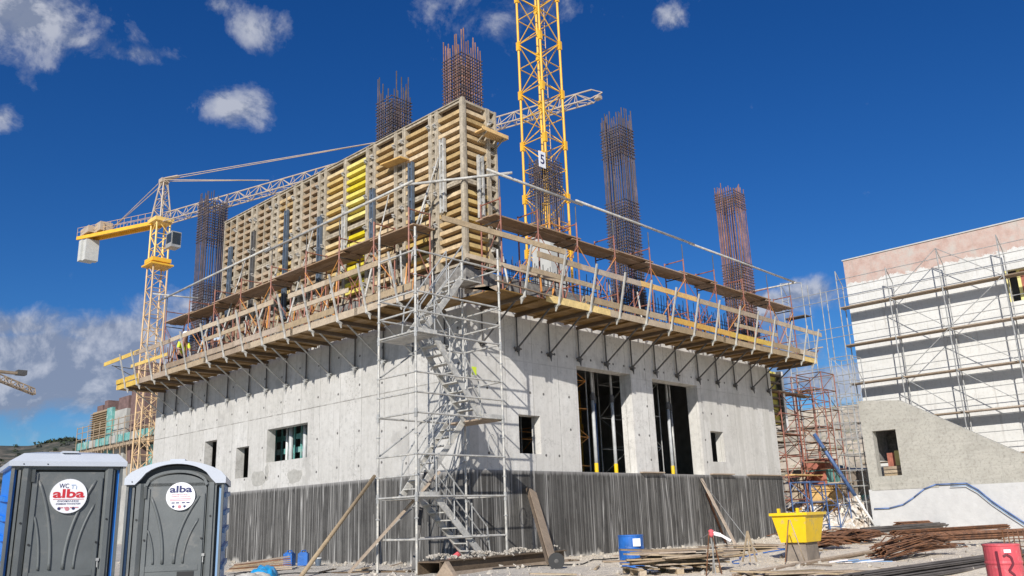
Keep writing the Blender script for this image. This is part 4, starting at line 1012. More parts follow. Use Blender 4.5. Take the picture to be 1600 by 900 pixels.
mm = MB().bb((BX+.35, BY-.35, 0), (48, BY, BT)).bb((47.6, -34, 0), (48, BY-.35, BT)).bb((BX+.35, -34, BT-.5), (47.6, BY-.35, BT-.2)).bb((BX+1.2, -34, 0), (BX+1.4, BY-.4, BT-.6)); part('other_walls', mm, K['conc_in'], wb)
part('coping', MB().bb((BX-.05, -34, BT), (BX+.4, BY+.05, BT+.06)), K['ballast'], wb)
for o in ops:
    part('insulation_lining', MB().bb((BX+.36, o[0], o[2]), (BX+.5, o[1]-.4, o[3])).bb((BX+.02, o[1]-.06, o[2]), (BX+.4, o[1]-.01, o[3])), K['insul'], wb)
part('brick_infill', MB().bb((BX+.35, -8.9, 10.4), (BX+.42, -8.3, 11.8)), K['brick'], wb)

sc = thing('facade_scaffold', 'galvanised frame scaffold with long timber decks along the white building', 'scaffold', (27.3, -8, 0))
ys = [3.1, -.05, -2.66, -5.2, -7.92, -10.5, -13.1, -15.7]; xs = (26.95, 27.68); lv = [1.3, 3.3, 5.35, 7.35, 9.37, 11.4]
for y in ys:
    topz = 13.4 if y != -2.66 else 13.0
    for x in xs:
        rod('standard', (x, y, .1), (x, y, topz if x < 27 else topz-.7), .030, K['galv'], sc)
    for z in lv: rod('transom', (xs[0], y, z-.06), (xs[1], y, z-.06), .022, K['galv'], sc)
    rod('transom', (xs[0], y, topz), (xs[1], y, topz-.7), .022, K['galv'], sc)
for a, b_ in zip(ys, ys[1:]):
    for z in lv:
        if a > 2 : continue
        rod('deck', ((xs[0]+xs[1])/2, a, z), ((xs[0]+xs[1])/2, b_, z), 0, K['wood_g'], sc, box=(.62, .06))
        for dz in (.5, 1.0): rod('guard_rail', (xs[0]-.03, a, z+dz), (xs[0]-.03, b_, z+dz), .018, K['galv'], sc)
rod('guard_rail', (xs[0], -.05, 12.9), (xs[0], -15.7, 12.9), .018, K['galv'], sc)
for z in lv:
    rod('deck', ((xs[0]+xs[1])/2, 3.1, z), ((xs[0]+xs[1])/2, 1.9, z), 0, K['wood_d'], sc, box=(.62, .05))
    for dz in (.5, 1.0):
        rod('guard_rail', (xs[0], 3.1, z+dz), (xs[1], 3.1, z+dz), .018, K['galv'], sc); rod('guard_rail', (xs[0], 3.1, z+dz), (xs[0], -.05, z+dz), .018, K['galv'], sc)
for x in xs: rod('standard', (x, 1.9, .1), (x, 1.9, 13.2), .028, K['galv'], sc); rod('standard', (x, .9, .1), (x, .9, 12.6), .026, K['galv'], sc)
rod('transom', (xs[0], 3.1, 13.4), (xs[0], 1.9, 13.2), .022, K['galv'], sc)
for k, (ya, yb) in enumerate(((-2.66, -5.2), (-5.2, -2.66), (-2.66, -5.2), (-5.2, -2.66))):
    z0 = lv[5-k]; rod('brace', (xs[0]-.04, ya if k % 2 == 0 else yb, z0), (xs[0]-.04, -5.2 if k % 2 == 0 else -2.66, z0+2.0), .02, K['galv'], sc) if k % 2 == 0 else rod('brace', (xs[0]-.04, -2.66, z0+2.0), (xs[0]-.04, -5.2, z0), .02, K['galv'], sc)
for z in (11.4, 9.37, 7.35, 5.35): 
    rod('brace', (xs[0]-.05, -5.2, z+ (2.0 if z > 11 or z < 8 else 0)), (xs[0]-.05, -7.9, z+(0 if z > 11 or z < 8 else 2.0)), .018, K['galv'], sc)

# ---------------------------------------------------------------- stepped retaining wall
RX = 22.0
m, nt2, b = nodes('grey_board_marked'); q = G(nt2); p, x, y, z = sep(q)
n1 = q.noise(p, 1.1, 6, .7); n2 = q.noise(q.vec(0, q.math('MULTIPLY', y, .5), q.math('MULTIPLY', z, 5)), 1.6, 5, .7); n3 = q.noise(p, 9, 6, .7)
c = q.ramp(n1, [(.3, (.34, .325, .285)), (.6, (.43, .415, .365))]); c = q.mix(q.ramp(n2, [(.5, 0.), (.66, .5)]), c, (.50, .48, .43)); c = q.mix(q.ramp(n3, [(.36, .5), (.5, 0.)]), c, (.20, .19, .165))
fz = q.math('FRACT', q.math('DIVIDE', z, .52)); fy = q.math('FRACT', q.math('DIVIDE', y, 1.1))
j = q.math('MAXIMUM', q.math('LESS_THAN', fz, .035), q.math('LESS_THAN', fy, .018)); c = q.mix(q.math('MULTIPLY', j, .18), c, (.20, .19, .17))
q.l(c, b.inputs['Base Color']); b.inputs['Roughness'].default_value = .93; q.bump(n3, .4, .02, b)
rw = thing('retaining_wall', 'grey stair wall with a sloping top and a square opening, standing on a white base', 'retaining wall', (RX, -8, 0))
def pan(poly, z0=None): m_.prism([(RX, a, z) for a, z in poly], (.42, 0, 0))
slope = lambda y: 5.65+(y+4.1)*(5.65-2.95)/(8.56-4.1)
m_ = MB(); O = (-3.76, -2.74, 2.45, 4.42)
pan([(-2.3, 1.9), (O[1], 1.9), (O[1], 5.8), (-2.3, 5.82)]); pan([(O[1], 1.9), (O[0], 1.9), (O[0], O[2]), (O[1], O[2])]); pan([(O[1], O[3]), (O[0], O[3]), (O[0], 5.68), (O[1], 5.8)])
pan([(O[0], 1.9), (-4.1, 1.9), (-4.1, 5.65), (O[0], 5.68)]); pan([(-4.1, 1.9), (-12.2, 1.9), (-12.2, max(1.95, slope(-10.2))), (-10.2, max(1.95, slope(-10.2))), (-4.1, 5.65)])
part('stair_wall', m_, m, rw)
m_ = MB().bb((RX-.06, -30, -.3), (RX+.5, -2.25, 1.9)); part('white_base', m_, mat('white_base_render', (.52, .52, .515), .9, var=.07, scale=3, col2=(.50, .49, .47), thr=.62, bump=.5, bscale=8), rw)
part('shade_box', MB().bb((RX+.42, -4.5, 4.55), (24.5, -2.4, 4.75)).bb((24.5, -4.5, 1.9), (24.7, -2.4, 4.75)).bb((RX+.42, -2.4, 3.2), (24.7, -2.3, 4.75)), K['conc_rough'], rw); part('kerb', MB().bb((RX-.08, -5.2, 1.86), (RX, -2.4, 2.3)), m, rw)  # slab and walls added behind the opening to darken it
t = thing('stored_panels', 'reddish and tan boards stacked behind the opening of the grey stair wall', 'boards', (23.2, -3.3, 2.4))
for k, (z, mk) in enumerate(((2.5, 'wood'), (2.66, 'wood'), (2.82, 'wood_g'))): rod('board', (23.0, -4.4, z), (23.0, -2.7, z), 0, K[mk], t, box=(.4, .13))
part('red_board', MB().box((23.3, -3.5, 3.2), (.05, 1.5, .6)), K['brick'], t); part('pale_board', MB().box((23.26, -3.35, 3.25), (.04, .5, .66)), K['insul'], t)
part('support', MB().bb((22.6, -4.4, 1.9), (23.5, -2.7, 2.42)), K['conc_rough'], t)
pts = [at(x_, y_, 0, RX-.11) for x_, y_ in ((1366, 795), (1390, 794), (1412, 788), (1428, 777), (1444, 764), (1462, 757), (1485, 756), (1510, 755), (1528, 765), (1550, 783), (1575, 800), (1606, 820))]
solo('water_pipe', MB().path(pts, .03, 8), K['pvc'], 'blue plastic pipe looped across the white base of the stair wall', 'pipe', pts[0], smooth=True)
pts = [p+V((-.06, .0, -.10)) for p in pts[6:]]
solo('water_pipe', MB().path(pts, .018, 8), K['navy_cab'], 'thinner grey-blue pipe hanging just under the blue one on the right', 'pipe', pts[0], smooth=True)

# ---------------------------------------------------------------- rusty and blue towers between the buildings
shoring('frame_tower', 'rusty red scaffold tower against the far right end of the concrete building', 18.95, 20.6, -.05, 1.6, .1, [.9, 1.6, 2.6, 3.5, 4.45, 5.35, 6.3], K['red'], K['red'], .028, 'red scaffold towers between the buildings')
shoring('frame_tower', 'rusty red scaffold tower in the middle of the gap, second from the concrete building', 21.0, 23.0, .3, 2.0, .1, [1.0, 2.0, 3.0, 4.2, 5.4, 6.6, 7.2], K['red'], K['rust'], .026, 'red scaffold towers between the buildings')
shoring('frame_tower', 'tall thin red scaffold tower nearest the white building', 23.8, 25.6, .6, 2.4, .1, [1.2, 2.5, 3.8, 5.1, 6.4, 7.0], K['red'], K['red'], .026, 'red scaffold towers between the buildings')
shoring('frame_tower', 'low blue scaffold frame beside the yellow skip', 18.7, 20.1, -1.1, -.2, .05, [.5, 1.45, 2.3], K['blue'], K['blue'], .03, 'blue scaffold frames by the skip')
shoring('frame_tower', 'low blue scaffold frame second from the skip, under the slanting blue prop', 20.3, 21.5, -1.5, -.3, .05, [.4, 1.3, 2.2], K['blue'], K['blue'], .028, 'blue scaffold frames by the skip')
shoring('frame_tower', 'grey aluminium frame tower leaning to the corner of the stair wall', 21.85, 22.9, -2.1, -1.1, .1, [.7, 1.4, 2.1, 2.8, 3.5, 4.2, 4.9, 5.6, 6.2], K['galv'], K['galv'], .022, 'grey frame tower', diag=False)
for i, (x0, x1, y_, z, mk) in enumerate(((18.8, 22.6, .1, 6.32, 'wood'), (18.9, 21.6, .2, 4.47, 'wood_g'), (19.0, 23.0, -.1, 2.64, 'wood_o'), (20.2, 22.6, -.5, 3.2, 'wood_g'), (19.6, 22.0, -.9, 1.5, 'wood'), (22.4, 25.0, .4, 4.25, 'wood_g'), (20.6, 22.6, -1.3, 2.25, 'wood'))):
    board((x0, y_, z), (x1, y_+.2, z+.03), .45, .05, mk, f'board laid on the scaffold towers, {("topmost", "upper left, grey", "long orange-brown one at the coating level", "grey one at mid height", "lowest, above the skip", "grey one towards the white building", "short pale one by the stair wall")[i]}', name='scaffold_board')
shoring('frame_tower', 'rusty red scaffold tower standing just left of the grey frame tower', 21.4, 22.8, -1.0, .2, .1, [1.1, 2.0, 2.9, 3.8, 4.7, 5.6, 6.5, 7.3], K['red'], K['rust'], .026, 'red scaffold towers between the buildings')
shoring('frame_tower', 'rusty scaffold tower set back between the two middle red towers', 20.0, 21.6, 2.2, 3.8, .1, [1.3, 2.6, 3.9, 5.2, 6.5], K['rust'], K['red'], .026, 'red scaffold towers between the buildings')
shoring('frame_tower', 'tall galvanised frame tower rising against the left edge of the white building', 24.6, 25.8, -1.2, -.2, .1, [1.2, 2.4, 3.6, 4.8, 6.0, 7.2, 8.4], K['galv'], K['galv'], .024, 'grey frame tower by the white wall')
# yellow formwork end at the building's right corner, under the platform
t = thing('end_formwork', 'yellow and dark formwork hanging at the right end of the concrete building under the platform', 'formwork', (19.0, .6, 4.4))
part('frame', MB().bb((18.45, .1, 4.4), (18.55, .3, 7.3)).bb((19.55, .1, 4.4), (19.65, .3, 7.3)), K['dsteel'], t)
part('plywood', MB().bb((18.5, .35, 4.9), (19.6, .4, 7.3)), K['ply_y'], t)
m_ = MB()
for k in range(7): m_.bb((18.55, .12, 4.95+k*.35), (19.55, .34, 5.03+k*.35))
part('walers', m_, K['wood_d'], t)
part('pale_edge', MB().bb((19.66, .1, 4.6), (19.85, .4, 7.3)), K['white'], t)
t = thing('dark_recess', 'dark pile of loose forms below the yellow formwork at the right building end', 'formwork', (19.0, 1.0, 2.6))
for k in range(26):
    a = V((random.uniform(18.5, 20.4), random.uniform(.7, 1.5), 2.2+k*.12)); rod('form_board', a, a+V((random.uniform(.6, 1.3), random.uniform(-.2, .2), random.uniform(-.1, .1))), 0, K['wood_d'] if k % 3 else K['wood_g'], t, box=(.25, .05))
a, b_ = V((19.4, -.9, 4.9)), V((23.0, -4.0, .25)); a = at(1272, 678, 1, -.6); b_ = at(1368, 822, 0, 21.7)
t = thing('slanting_prop', 'long slanting blue prop running down to the ground in front of the scaffold towers', 'prop', b_)
m1 = a.lerp(b_, .68); part('outer_tube', MB().tube(a, m1, .085, 10), K['blue'], t, True); part('inner_tube', MB().tube(m1, b_, .05, 10), K['white'], t, True); part('foot_plate', MB().box(b_, (.3, .3, .03)), K['galv'], t); part('coupler', MB().tube(a.lerp(b_, .16), a.lerp(b_, .19), .11, 10), K['black'], t)
# pale waste heap under the towers
t = MB()
for k in range(90):
    x_, y_ = random.uniform(19.5, 24.5), random.uniform(-1.6, 1.5); s_ = random.uniform(.1, .45)
    R_ = Matrix.Rotation(random.random()*6, 3, (random.random(), random.random(), .3)); t.box((x_, y_, .25+s_*.35+max(0, .6-abs(x_-22.5)*.3)*random.random()), (s_*1.6, s_, s_*.35), R_)
n_ = 34; b0 = len(t.v)
for j in range(n_+1):
    for i in range(n_+1):
        x_ = 19.6+8.2*i/n_; y_ = -2.1+5.2*j/n_
        h_ = max(0, 1-abs((x_-24.2)/4.4)**2.2)*max(0, 1-abs((y_-.6)/2.6)**2.2)*(1.9+.7*noise.noise(V((x_*.8, y_*.8, 3))))+.16*noise.noise(V((x_*2.3, y_*2.3, 5)))+.07*noise.noise(V((x_*6, y_*6, 5)))
        t.v.append(V((x_, y_, h_ if 0 < i < n_ and 0 < j < n_ else -.1)))
t.f += [(b0+j*(n_+1)+i, b0+j*(n_+1)+i+1, b0+(j+1)*(n_+1)+i+1, b0+(j+1)*(n_+1)+i) for j in range(n_) for i in range(n_)]; t.mi += [0]*(n_*n_)
for k in range(150):
    x_, y_ = random.uniform(20.5, 26.5), random.uniform(-1.8, 1.0); s_ = random.uniform(.08, .38)
    h_ = max(0, 1-abs((x_-24.2)/4.4)**2.2)*max(0, 1-abs((y_-.6)/2.6)**2.2)*(1.9+.7*noise.noise(V((x_*.8, y_*.8, 3))))
    t.box((x_, y_, h_+s_*.2), (s_*1.7, s_, s_*.4), Matrix.Rotation(random.random()*6, 3, (random.random(), random.random(), .3)))
struct('waste_heap', t, mat('waste_heap_mix', (.55, .47, .38), .95, var=.4, scale=1.6, col2=(.70, .68, .64), thr=.5), kind='stuff')
_cs = sorted([(lambda x_: V((x_, random.uniform(-.4, .55*(x_-18.4)-.9), 0)))(random.uniform(22.0, 26.4)) for _ in range(14)], key=lambda p: (p-CAM).dot(CR)/(p-CAM).dot(_f))
for k in range(14):
    c_ = _cs[k]; h_ = random.uniform(1.0, 3.6)
    mk = ('wood_o', 'wood', 'ballast', 'wood_g', 'brick', 'block', 'teal')[k % 7]
    solo('crate_stack', MB().bb((c_.x-.6, c_.y-.5, 0), (c_.x+.6, c_.y+.5, h_)).bb((c_.x-.66, c_.y-.56, h_*.5), (c_.x+.66, c_.y+.56, h_*.5+.08)).bb((c_.x-.66, c_.y-.56, h_), (c_.x+.66, c_.y+.56, h_+.08)), K[mk],
         f'{("orange-brown","pale tan","white","grey-brown","brick-red","dull grey","teal")[k%7]} {("tall" if h_>2.3 else "low")} strapped material stack, {ORD[k]} from the left behind the scaffold towers', 'material stack', (c_.x, c_.y, 0), 'strapped stacks of materials in the gap')

# ---------------------------------------------------------------- distant site on the left
DX = 32.0
db = thing('distant_building', 'far unfinished building on the left with teal panels, core towers and scaffolding', 'building', (40, 105, 0))
def dp(x0, y0, x1, y1, depth, mk, name, dx=0):
    a = at(x0, y1, 0, DX+dx); b = at(x1, y0, 0, DX+dx); lo = V((DX+dx, min(a.y, b.y), min(a.z, at(x1, y1, 0, DX+dx).z))); hi = V((DX+dx+depth, max(a.y, b.y), b.z))
    part(name, MB().bb(lo, hi), K[mk], db)
part('main_block', MB().bb((DX+2, 88, 0), (56, 121, 10.8)), K['far_conc'], db)
part('deck_slab', MB().bb((DX, 92, 13.2), (56, 121.5, 13.7)), K['far_wood'], db)
for k in range(12): part('teal_panel', MB().bb((DX-.3, 92.2+k*2.45, 13.75), (DX-.1, 94.4+k*2.45, 14.8)), K['teal'] if k % 3 else K['far_conc'], db)
for k in range(6): part('teal_wall_panel', MB().bb((DX+1.9, 92.5+k*1.6, 7.5), (DX+1.99, 93.9+k*1.6, 13.0)), K['teal'], db)
for k in range(14):
    y_ = 92.5+k*2.2; rod('prop', (DX+.4, y_, 9), (DX+.1, y_+.3, 13.2), .09, K['far_wood'], db); rod('standard', (DX-.5, y_, 12.8), (DX-.5, y_, 17.2), .06, K['far_wood'], db)
for z in (15.2, 16.2, 17.0): rod('ledger', (DX-.5, 92.5, z), (DX-.5, 121, z), .06, K['far_wood'], db)
part('core_tower', MB().bb((DX+1, 113.8, 10.8), (DX+4, 119.6, 19.4)), K['far_wood'], db)
m_ = MB()
for k in range(16): m_.bb((DX+.7, 113.6, 13.9+k*.34), (DX+1, 119.8, 14.0+k*.34))
part('core_tower_slats', m_, K['wood'], db)
part('core_rebar', MB().bb((DX+1.5, 115.3, 19.4), (DX+3.5, 116.6, 20.9)).bb((DX+1.5, 117.2, 19.4), (DX+3.5, 119.4, 20.4)), K['far_rebar'], db)
part('teal_tower_panel', MB().bb((DX+.8, 111.6, 11), (DX+1.2, 113.6, 19.4)), K['teal'], db)
part('grey_tower', MB().bb((DX+1.2, 107.4, 10.8), (DX+4.2, 111.6, 18.8)), K['far_conc'], db)
part('tower_rebar', MB().bb((DX+1.5, 107.7, 18.8), (DX+3.9, 111.3, 20.7)), K['far_rebar'], db)
part('dark_tower', MB().bb((DX+1, 101.0, 10.8), (DX+4.4, 105.6, 24.5)), K['far_rebar'], db)
# scrap site huts behind cabins: pale low roofs
# ---------------------------------------------------------------- things on the ground
def drum(name, c, r, h, mk, label, rot=0):
    t = thing(name, label, 'drum', c)
    prof = [(r*.96, 0), (r, .02), (r, h*.30), (r*1.035, h*.325), (r*1.035, h*.345), (r, h*.37), (r, h*.64), (r*1.035, h*.665), (r*1.035, h*.685), (r, h*.71), (r, h-.03), (r*1.03, h-.02), (r*1.03, h)]
    part('body', MB().lathe(prof, c, 28), K[mk], t, False)
    part('lid', MB().lathe([(r*.97, h-.02), (r*.97, h+.005)], c, 28), K[mk], t)
    return t
bp = atD(985, 836, 19.9); c = V((bp.x, bp.y, bp.z-.88))
t = drum('blue_drum', c, .29, .88, 'blue_pl', 'blue steel drum with a small white label, behind the pile of boards')
lc = (CAM-c); lc.z = 0; lc.normalize(); sd = UP.cross(lc)
part('paper_label', MB().box(c+lc*.30+sd*.13+V((0, 0, .72)), (.02, .17, .17), Matrix((lc, sd, UP)).transposed()), K['sticker'], t)
c = atD(1563, 850, 14); c = V((c.x, c.y, c.z-.88))
t = drum('red_drum', c, .27, .88, 'redpl', 'faded red drum with 13 daubed on its side, at the right edge')
lc = (CAM-c); lc.z = 0; lc.normalize(); sd = UP.cross(lc)
RM = Matrix((sd, UP, lc)).transposed()
def daub(pts, w=.035):
    m = MB()
    q = []
    for a, z in pts:
        an = a/.27; q.append(c+(lc*math.cos(an)+sd*math.sin(an))*.281+V((0, 0, z)))
    for a, b in zip(q, q[1:]): m.bar(a, b, w, .012, up=(a-c-V((0, 0, (a-c).z))))
    part('painted_number', m, K['maroon'], t)
K['brick'] = K['brick']
daub([(-.075, .78), (-.07, .5), (-.065, .12)]); daub([(.01, .70), (.06, .73), (.12, .68), (.13, .58), (.06, .48), (.12, .42), (.15, .28), (.11, .16), (.03, .14)])
part('paper_label', MB().box(c+lc*.262+sd*.08+V((0, 0, .78)), (.012, .1, .05), Matrix((lc, sd, UP)).transposed()), K['sticker'], t)
for i, (px, lab) in enumerate(((452, 'left one of two blue plastic canisters at the foot of the left wall'), (474, 'right one of two blue plastic canisters at the foot of the left wall'))):
    c = at(px, 884, 2, .02); R_ = Matrix.Rotation(.5+i*.25, 3, 'Z'); t = thing('canister', lab, 'canister', c, 'blue canisters by the left wall')
    part('body', MB().box(c+V((0, 0, .19)), (.24, .30, .36), R_).box(c+V((0, 0, .385)), (.18, .22, .03), R_), K['blue_pl'], t); part('handle', MB().path([c+V((-.08, 0, .39)), c+V((-.08, 0, .45)), c+V((.08, 0, .45)), c+V((.08, 0, .39))], .015), K['blue_pl'], t); part('cap', MB().tube(c+V((0, .1, .39)), c+V((0, .1, .43)), .025, 8), K['black'], t)
c = at(497, 884, 2, .0); t = thing('tool_bucket', 'small dark bucket with pale stripes by the wall, right of the canisters', 'bucket', c)
part('body', MB().lathe([(.08, 0), (.11, .22)], c, 14), K['bluesteel'], t); part('rim', MB().lathe([(.115, .215), (.115, .24)], c, 14), K['white'], t)
# blue tarpaulin over sacks
def cloth_heap(c, sx, sy, h, mk, name, label, cat, seed, rot=0, n=22):
    vs = []; cr, sr = math.cos(rot), math.sin(rot)
    m = MB()
    for j in range(n+1):
        for i in range(n+1):
            u, v = i/n*2-1, j/n*2-1; d = max(0, 1-(abs(u)**2.4+abs(v)**2.4)); z = h*d**.45 + .07*noise.noise(V((u*3, v*3, seed)))*(1 if d > 0 else .2)+.03*abs(noise.noise(V((u*9, v*2, seed+3))))
            x_, y_ = u*sx*(1+.12*noise.noise(V((v*2, seed, 1)))), v*sy; m.v.append(c+V((x_*cr-y_*sr, x_*sr+y_*cr, max(-.02, z))))
    m.f = [(j*(n+1)+i, j*(n+1)+i+1, (j+1)*(n+1)+i+1, (j+1)*(n+1)+i) for j in range(n) for i in range(n)]; m.mi = [0]*len(m.f)
    return solo(name, m, K[mk], label, cat, c, smooth=True)
cloth_heap(at(412, 905, 2, -.05)+V((0, 0, 0)), .50, .34, .30, 'tarp', 'tarpaulin', 'crumpled bright blue tarpaulin heap beside the grey cabin', 'tarpaulin', 4, .8)
cloth_heap(at(392, 915, 2, -.1), .62, .42, .26, 'sack', 'sand_sack', 'bulging pale sack half under the blue tarpaulin', 'sack', 9, .4)
for i in range(7):
    a = at(352+i*3, 893-i*2, 2, .05+.03*i); b_ = a+V((1.5, -1.0+.12*i, .02*i)); board(a, b_, .2, .03, ('wood_g', 'wood', 'rust')[i % 3], f'board in the small pile right of the grey cabins, {ORD[i]} from the bottom', 'boards piled by the cabins')
# raking timber and the bamboo-like pole
pole('raking_pole', at(585, 744, 0, -.12), at(462, 912, 2, -.12), .055, 'wood', 'long round timber pole raking from the ground up to the left wall', 'pole')
board(V((-2.2, -1.2, 2.4)), V((-4.2, -.15, .06)), .12, .06, 'wood_g', 'timber leaning inside the stair tower', name='leaning_timber')
board(V((-1.8, -.2, 2.5)), V((-2.9, -1.0, .06)), .10, .05, 'dsteel', 'dark timber leaning inside the stair tower behind the pale one', name='leaning_timber')
a, b_ = at(829, 766, 1, -.18), at(863, 884, 2, .03); board(a, b_, .34, .07, 'wood_d', 'wide dark plank leaning on the coated wall right of the stair tower', name='leaning_plank', up=V((-.4, -1, 0)))
m_ = MB().bar(a+V((-.02, -.09, 0)), b_+V((-.03, -.1, .02)), .30, .02, up=V((-.4, -1, 0))); solo('leaning_plank', m_, K['wood_g'], 'paler weathered plank lying on the wide dark leaning plank', 'board', b_)
c = at(870, 890, 2, .0)+V((0, 0, .19)); t = thing('wheel', 'small black rubber wheel on the ground at the foot of the leaning plank', 'wheel', c-V((0, 0, .19)))
m_ = MB(); dirn = (CAM-c); dirn.z = 0; dirn.normalize()
m_.tube(c-dirn*.05, c+dirn*.05, .19, 20); part('tyre', m_, K['black'], t); part('hub', MB().tube(c+dirn*.045, c+dirn*.06, .05, 14).tube(c+dirn*.055, c+dirn*.075, .035, 8), K['dsteel'], t)
# steel trough full of rubble in front of the stair tower
a = at(690, 899, 2, .0); b_ = at(884, 878, 2, .0); d = (b_-a); d.z = 0; L_ = d.length; d.normalize(); s_ = V((-d.y, d.x, 0))
t = thing('rubble_trough', 'long rusty steel trough heaped with rubble in front of the stair tower', 'trough', (a+b_)/2)
m_ = MB(); m_.bar(a+s_*.05+V((0, 0, .16)), b_+s_*.05+V((0, 0, .16)), .02, .28); m_.bar(a+s_*.0+V((0, 0, .30)), b_+s_*.0+V((0, 0, .30)), .10, .025); m_.bar(a+s_*.72+V((0, 0, .10)), b_+s_*.72+V((0, 0, .10)), .02, .34); m_.bar(a+s_*.38+V((0, 0, .28)), b_+s_*.38+V((0, 0, .28)), .66, .03)
part('channel', m_, K['wood_d'], t)
m_ = MB(); m_.prism([a-d*.02+s_*(-.12)+V((0, 0, .30)), a-d*.02+s_*.16+V((0, 0, -.02)), a-d*.02+s_*(-.38)+V((0, 0, -.02))], d*.14); part('end_plate', m_, K['wood_g'], t)
m_ = MB().bar(a-V((0, 0, .04))-s_*.12, b_-V((0, 0, .02))-s_*.12, .10, .20); part('bearer', m_, K['wood_g'], t)
m_ = MB(); st = m_
for k in range(420):
    u_, v_ = random.random(), random.gauss(.38, .16); hh = .30+.14*max(0, 1-((v_-.38)/.4)**2)*(.6+.4*math.sin(u_*21)); stone(a+d*L_*u_+s_*v_+V((0, 0, hh)), random.uniform(.012, .045))
part('rubble', m_, K['rubble'], t); t.children[-1]['kind'] = 'stuff'
# plank pile on a pallet
def plank_pile(name, c, L_, W_, n, mks, label, spread, rot, h=.03, pallet=False, cat='plank pile'):
    t = thing(name, label, cat, c); R_ = Matrix.Rotation(rot, 3, 'Z'); z = c.z
    if pallet:
        for y_ in (-W_/2, 0, W_/2):
            for x_ in (-.5, 0, .5): part('pallet_block', MB().box(c+R_@V((x_*L_*.8, y_, .05)), (.14, .12, .10), R_), K['wood'], t)
        for k in range(6): part('pallet_slat', MB().box(c+R_@V(((k-2.5)*L_*.17, 0, .115)), (.12, W_*1.15, .022), R_), K['wood'], t)
        z += .13
    for k in range(n):
        lay = k//3; x_ = random.gauss(0, spread*.5); y_ = random.uniform(-W_/2, W_/2); an = rot+random.gauss(0, .16); l_ = L_*random.uniform(.35, 1.0)
        dd = V((math.cos(an), math.sin(an), random.gauss(0, .045))); p_ = c+R_@V((x_, y_, 0)); p_.z = z+.02+lay*(h+.006)
        rod('plank', p_-dd*l_/2, p_+dd*l_/2, 0, K[random.choice(mks)], t, box=(random.choice((.16, .24, .34)), h))
    return t
g0 = lambda px, py: (lambda p: V((p.x, p.y, ground_z(p.x, p.y))))(at(px, py, 2, 0))
vd = math.atan2(CR.y, CR.x)
plank_pile('plank_pile', g0(1048, 895), 1.9, 1.1, 27, ['wood', 'wood_g', 'wood_g'], 'untidy pile of weathered boards on a pallet in front of the blue drum', .7, vd+.15, pallet=True)
plank_pile('plank_pile', g0(1030, 876), 1.7, .8, 13, ['wood_g', 'wood_d'], 'small flat heap of dark boards right behind the board-covered pallet', .8, vd-.2)
plank_pile('plank_pile', g0(1170, 868), 2.6, .9, 14, ['wood', 'wood_g'], 'row of long boards lying on the ground left of the yellow skip', .9, vd+.1)
plank_pile('plank_pile', g0(1120, 876), 1.3, .6, 9, ['wood', 'wood_d'], 'loose short boards behind the rods with the red cloth', .6, vd+.5)
for k, (x0, y0, x1, y1, r_) in enumerate(((1096, 748, 1150, 852, .05), (1104, 770, 1135, 850, .03), (1092, 745, 1190, 872, .012))):
    a, b_ = at(x0, y0, 1, -.12), at(x1, y1, 2, .0); 
    if k < 2: board(a, b_, r_*3, .04, ('wood_g', 'rust')[k], ('long plank leaning on the coated wall under the second tall opening', 'rusty strip leaning beside the long plank under the second tall opening')[k], name='leaning_plank', up=V((0, -1, 0)))
    else: pole('wire_stay', a, b_, r_, 'galv', 'thin wire running from the ledge of the second tall opening to the ground', 'wire')
# marker rods with red cloth and white tape
c0 = atD(1111, 832, 16.6)
t = thing('marker_rods', 'bundle of thin upright rods tied with red cloth and a white tape', 'marker', V((c0.x, c0.y, -.2)))
for k, (dx, dy) in enumerate(((1100, 905), (1120, 905), (1135, 912), (1112, 912))):
    e = atD(dx, dy, 16.4+k*.15); rod('rod', e-V((0, 0, .25)), c0+(c0-e).normalized()*.05+CR*(k-1.5)*.03, .012, K['galv'] if k % 2 else K['rust'], t)
rod('rod', atD(1095, 842, 16.6), c0, .012, K['dsteel'], t)
m_ = MB().lathe([(.02, -.09), (.055, -.03), (.04, .0), (.06, .03), (.02, .06)], c0, 10); part('red_cloth', m_, K['tape_r'], t, True)
e = atD(1142, 845, 16.5); mid = c0.lerp(e, .5)+V((0, 0, .03)); part('white_tape', MB().bar(c0, mid, .02, .07).bar(mid, e, .012, .05), K['tape_w'], t)
# a second wooden easel-like marker
c0 = atD(1168, 832, 18.3); t = thing('timber_stakes', 'three thin pale timber stakes leaning together in front of the skip', 'stakes', V((c0.x, c0.y, -.05)))
for dx in (1160, 1172, 1182): rod('stake', atD(dx, 874, 18.3)-V((0, 0, .05)), c0+V((0, 0, .03)), 0, K['wood'], t, box=(.03, .03))
# yellow skip on a concrete plinth
c = g0(1238, 880); dv = (c-CAM); dv.z = 0; dist = dv.length
e0, e1, e2 = at(1205, 805, 1, -8.2), None, None
Dk = (c-CAM).dot(_f)
A, B_ = atD(1204, 803, Dk+.5), atD(1258, 803, Dk)
zt = A.z; zb = atD(1220, 849, Dk).z
t = thing('yellow_skip', 'bright yellow tapered skip standing on a concrete plinth by the blue scaffold frames', 'skip', V((c.x, c.y, zb)))
ex = (B_-A); ex.z = 0; W_ = ex.length; ex.normalize(); ey = V((-ex.y, ex.x, 0)); L_ = 1.15
def ring(z, k): 
    o = A+ex*W_/2+ey*L_/2; o.z = z; return [o+ex*a*W_/2*k+ey*b*L_/2*k for a, b in ((-1, -1), (1, -1), (1, 1), (-1, 1))]
r0, r1, r2, r3 = ring(zb, .74), ring(zt, 1.0), ring(zt, .95), ring(zb+.04, .70)
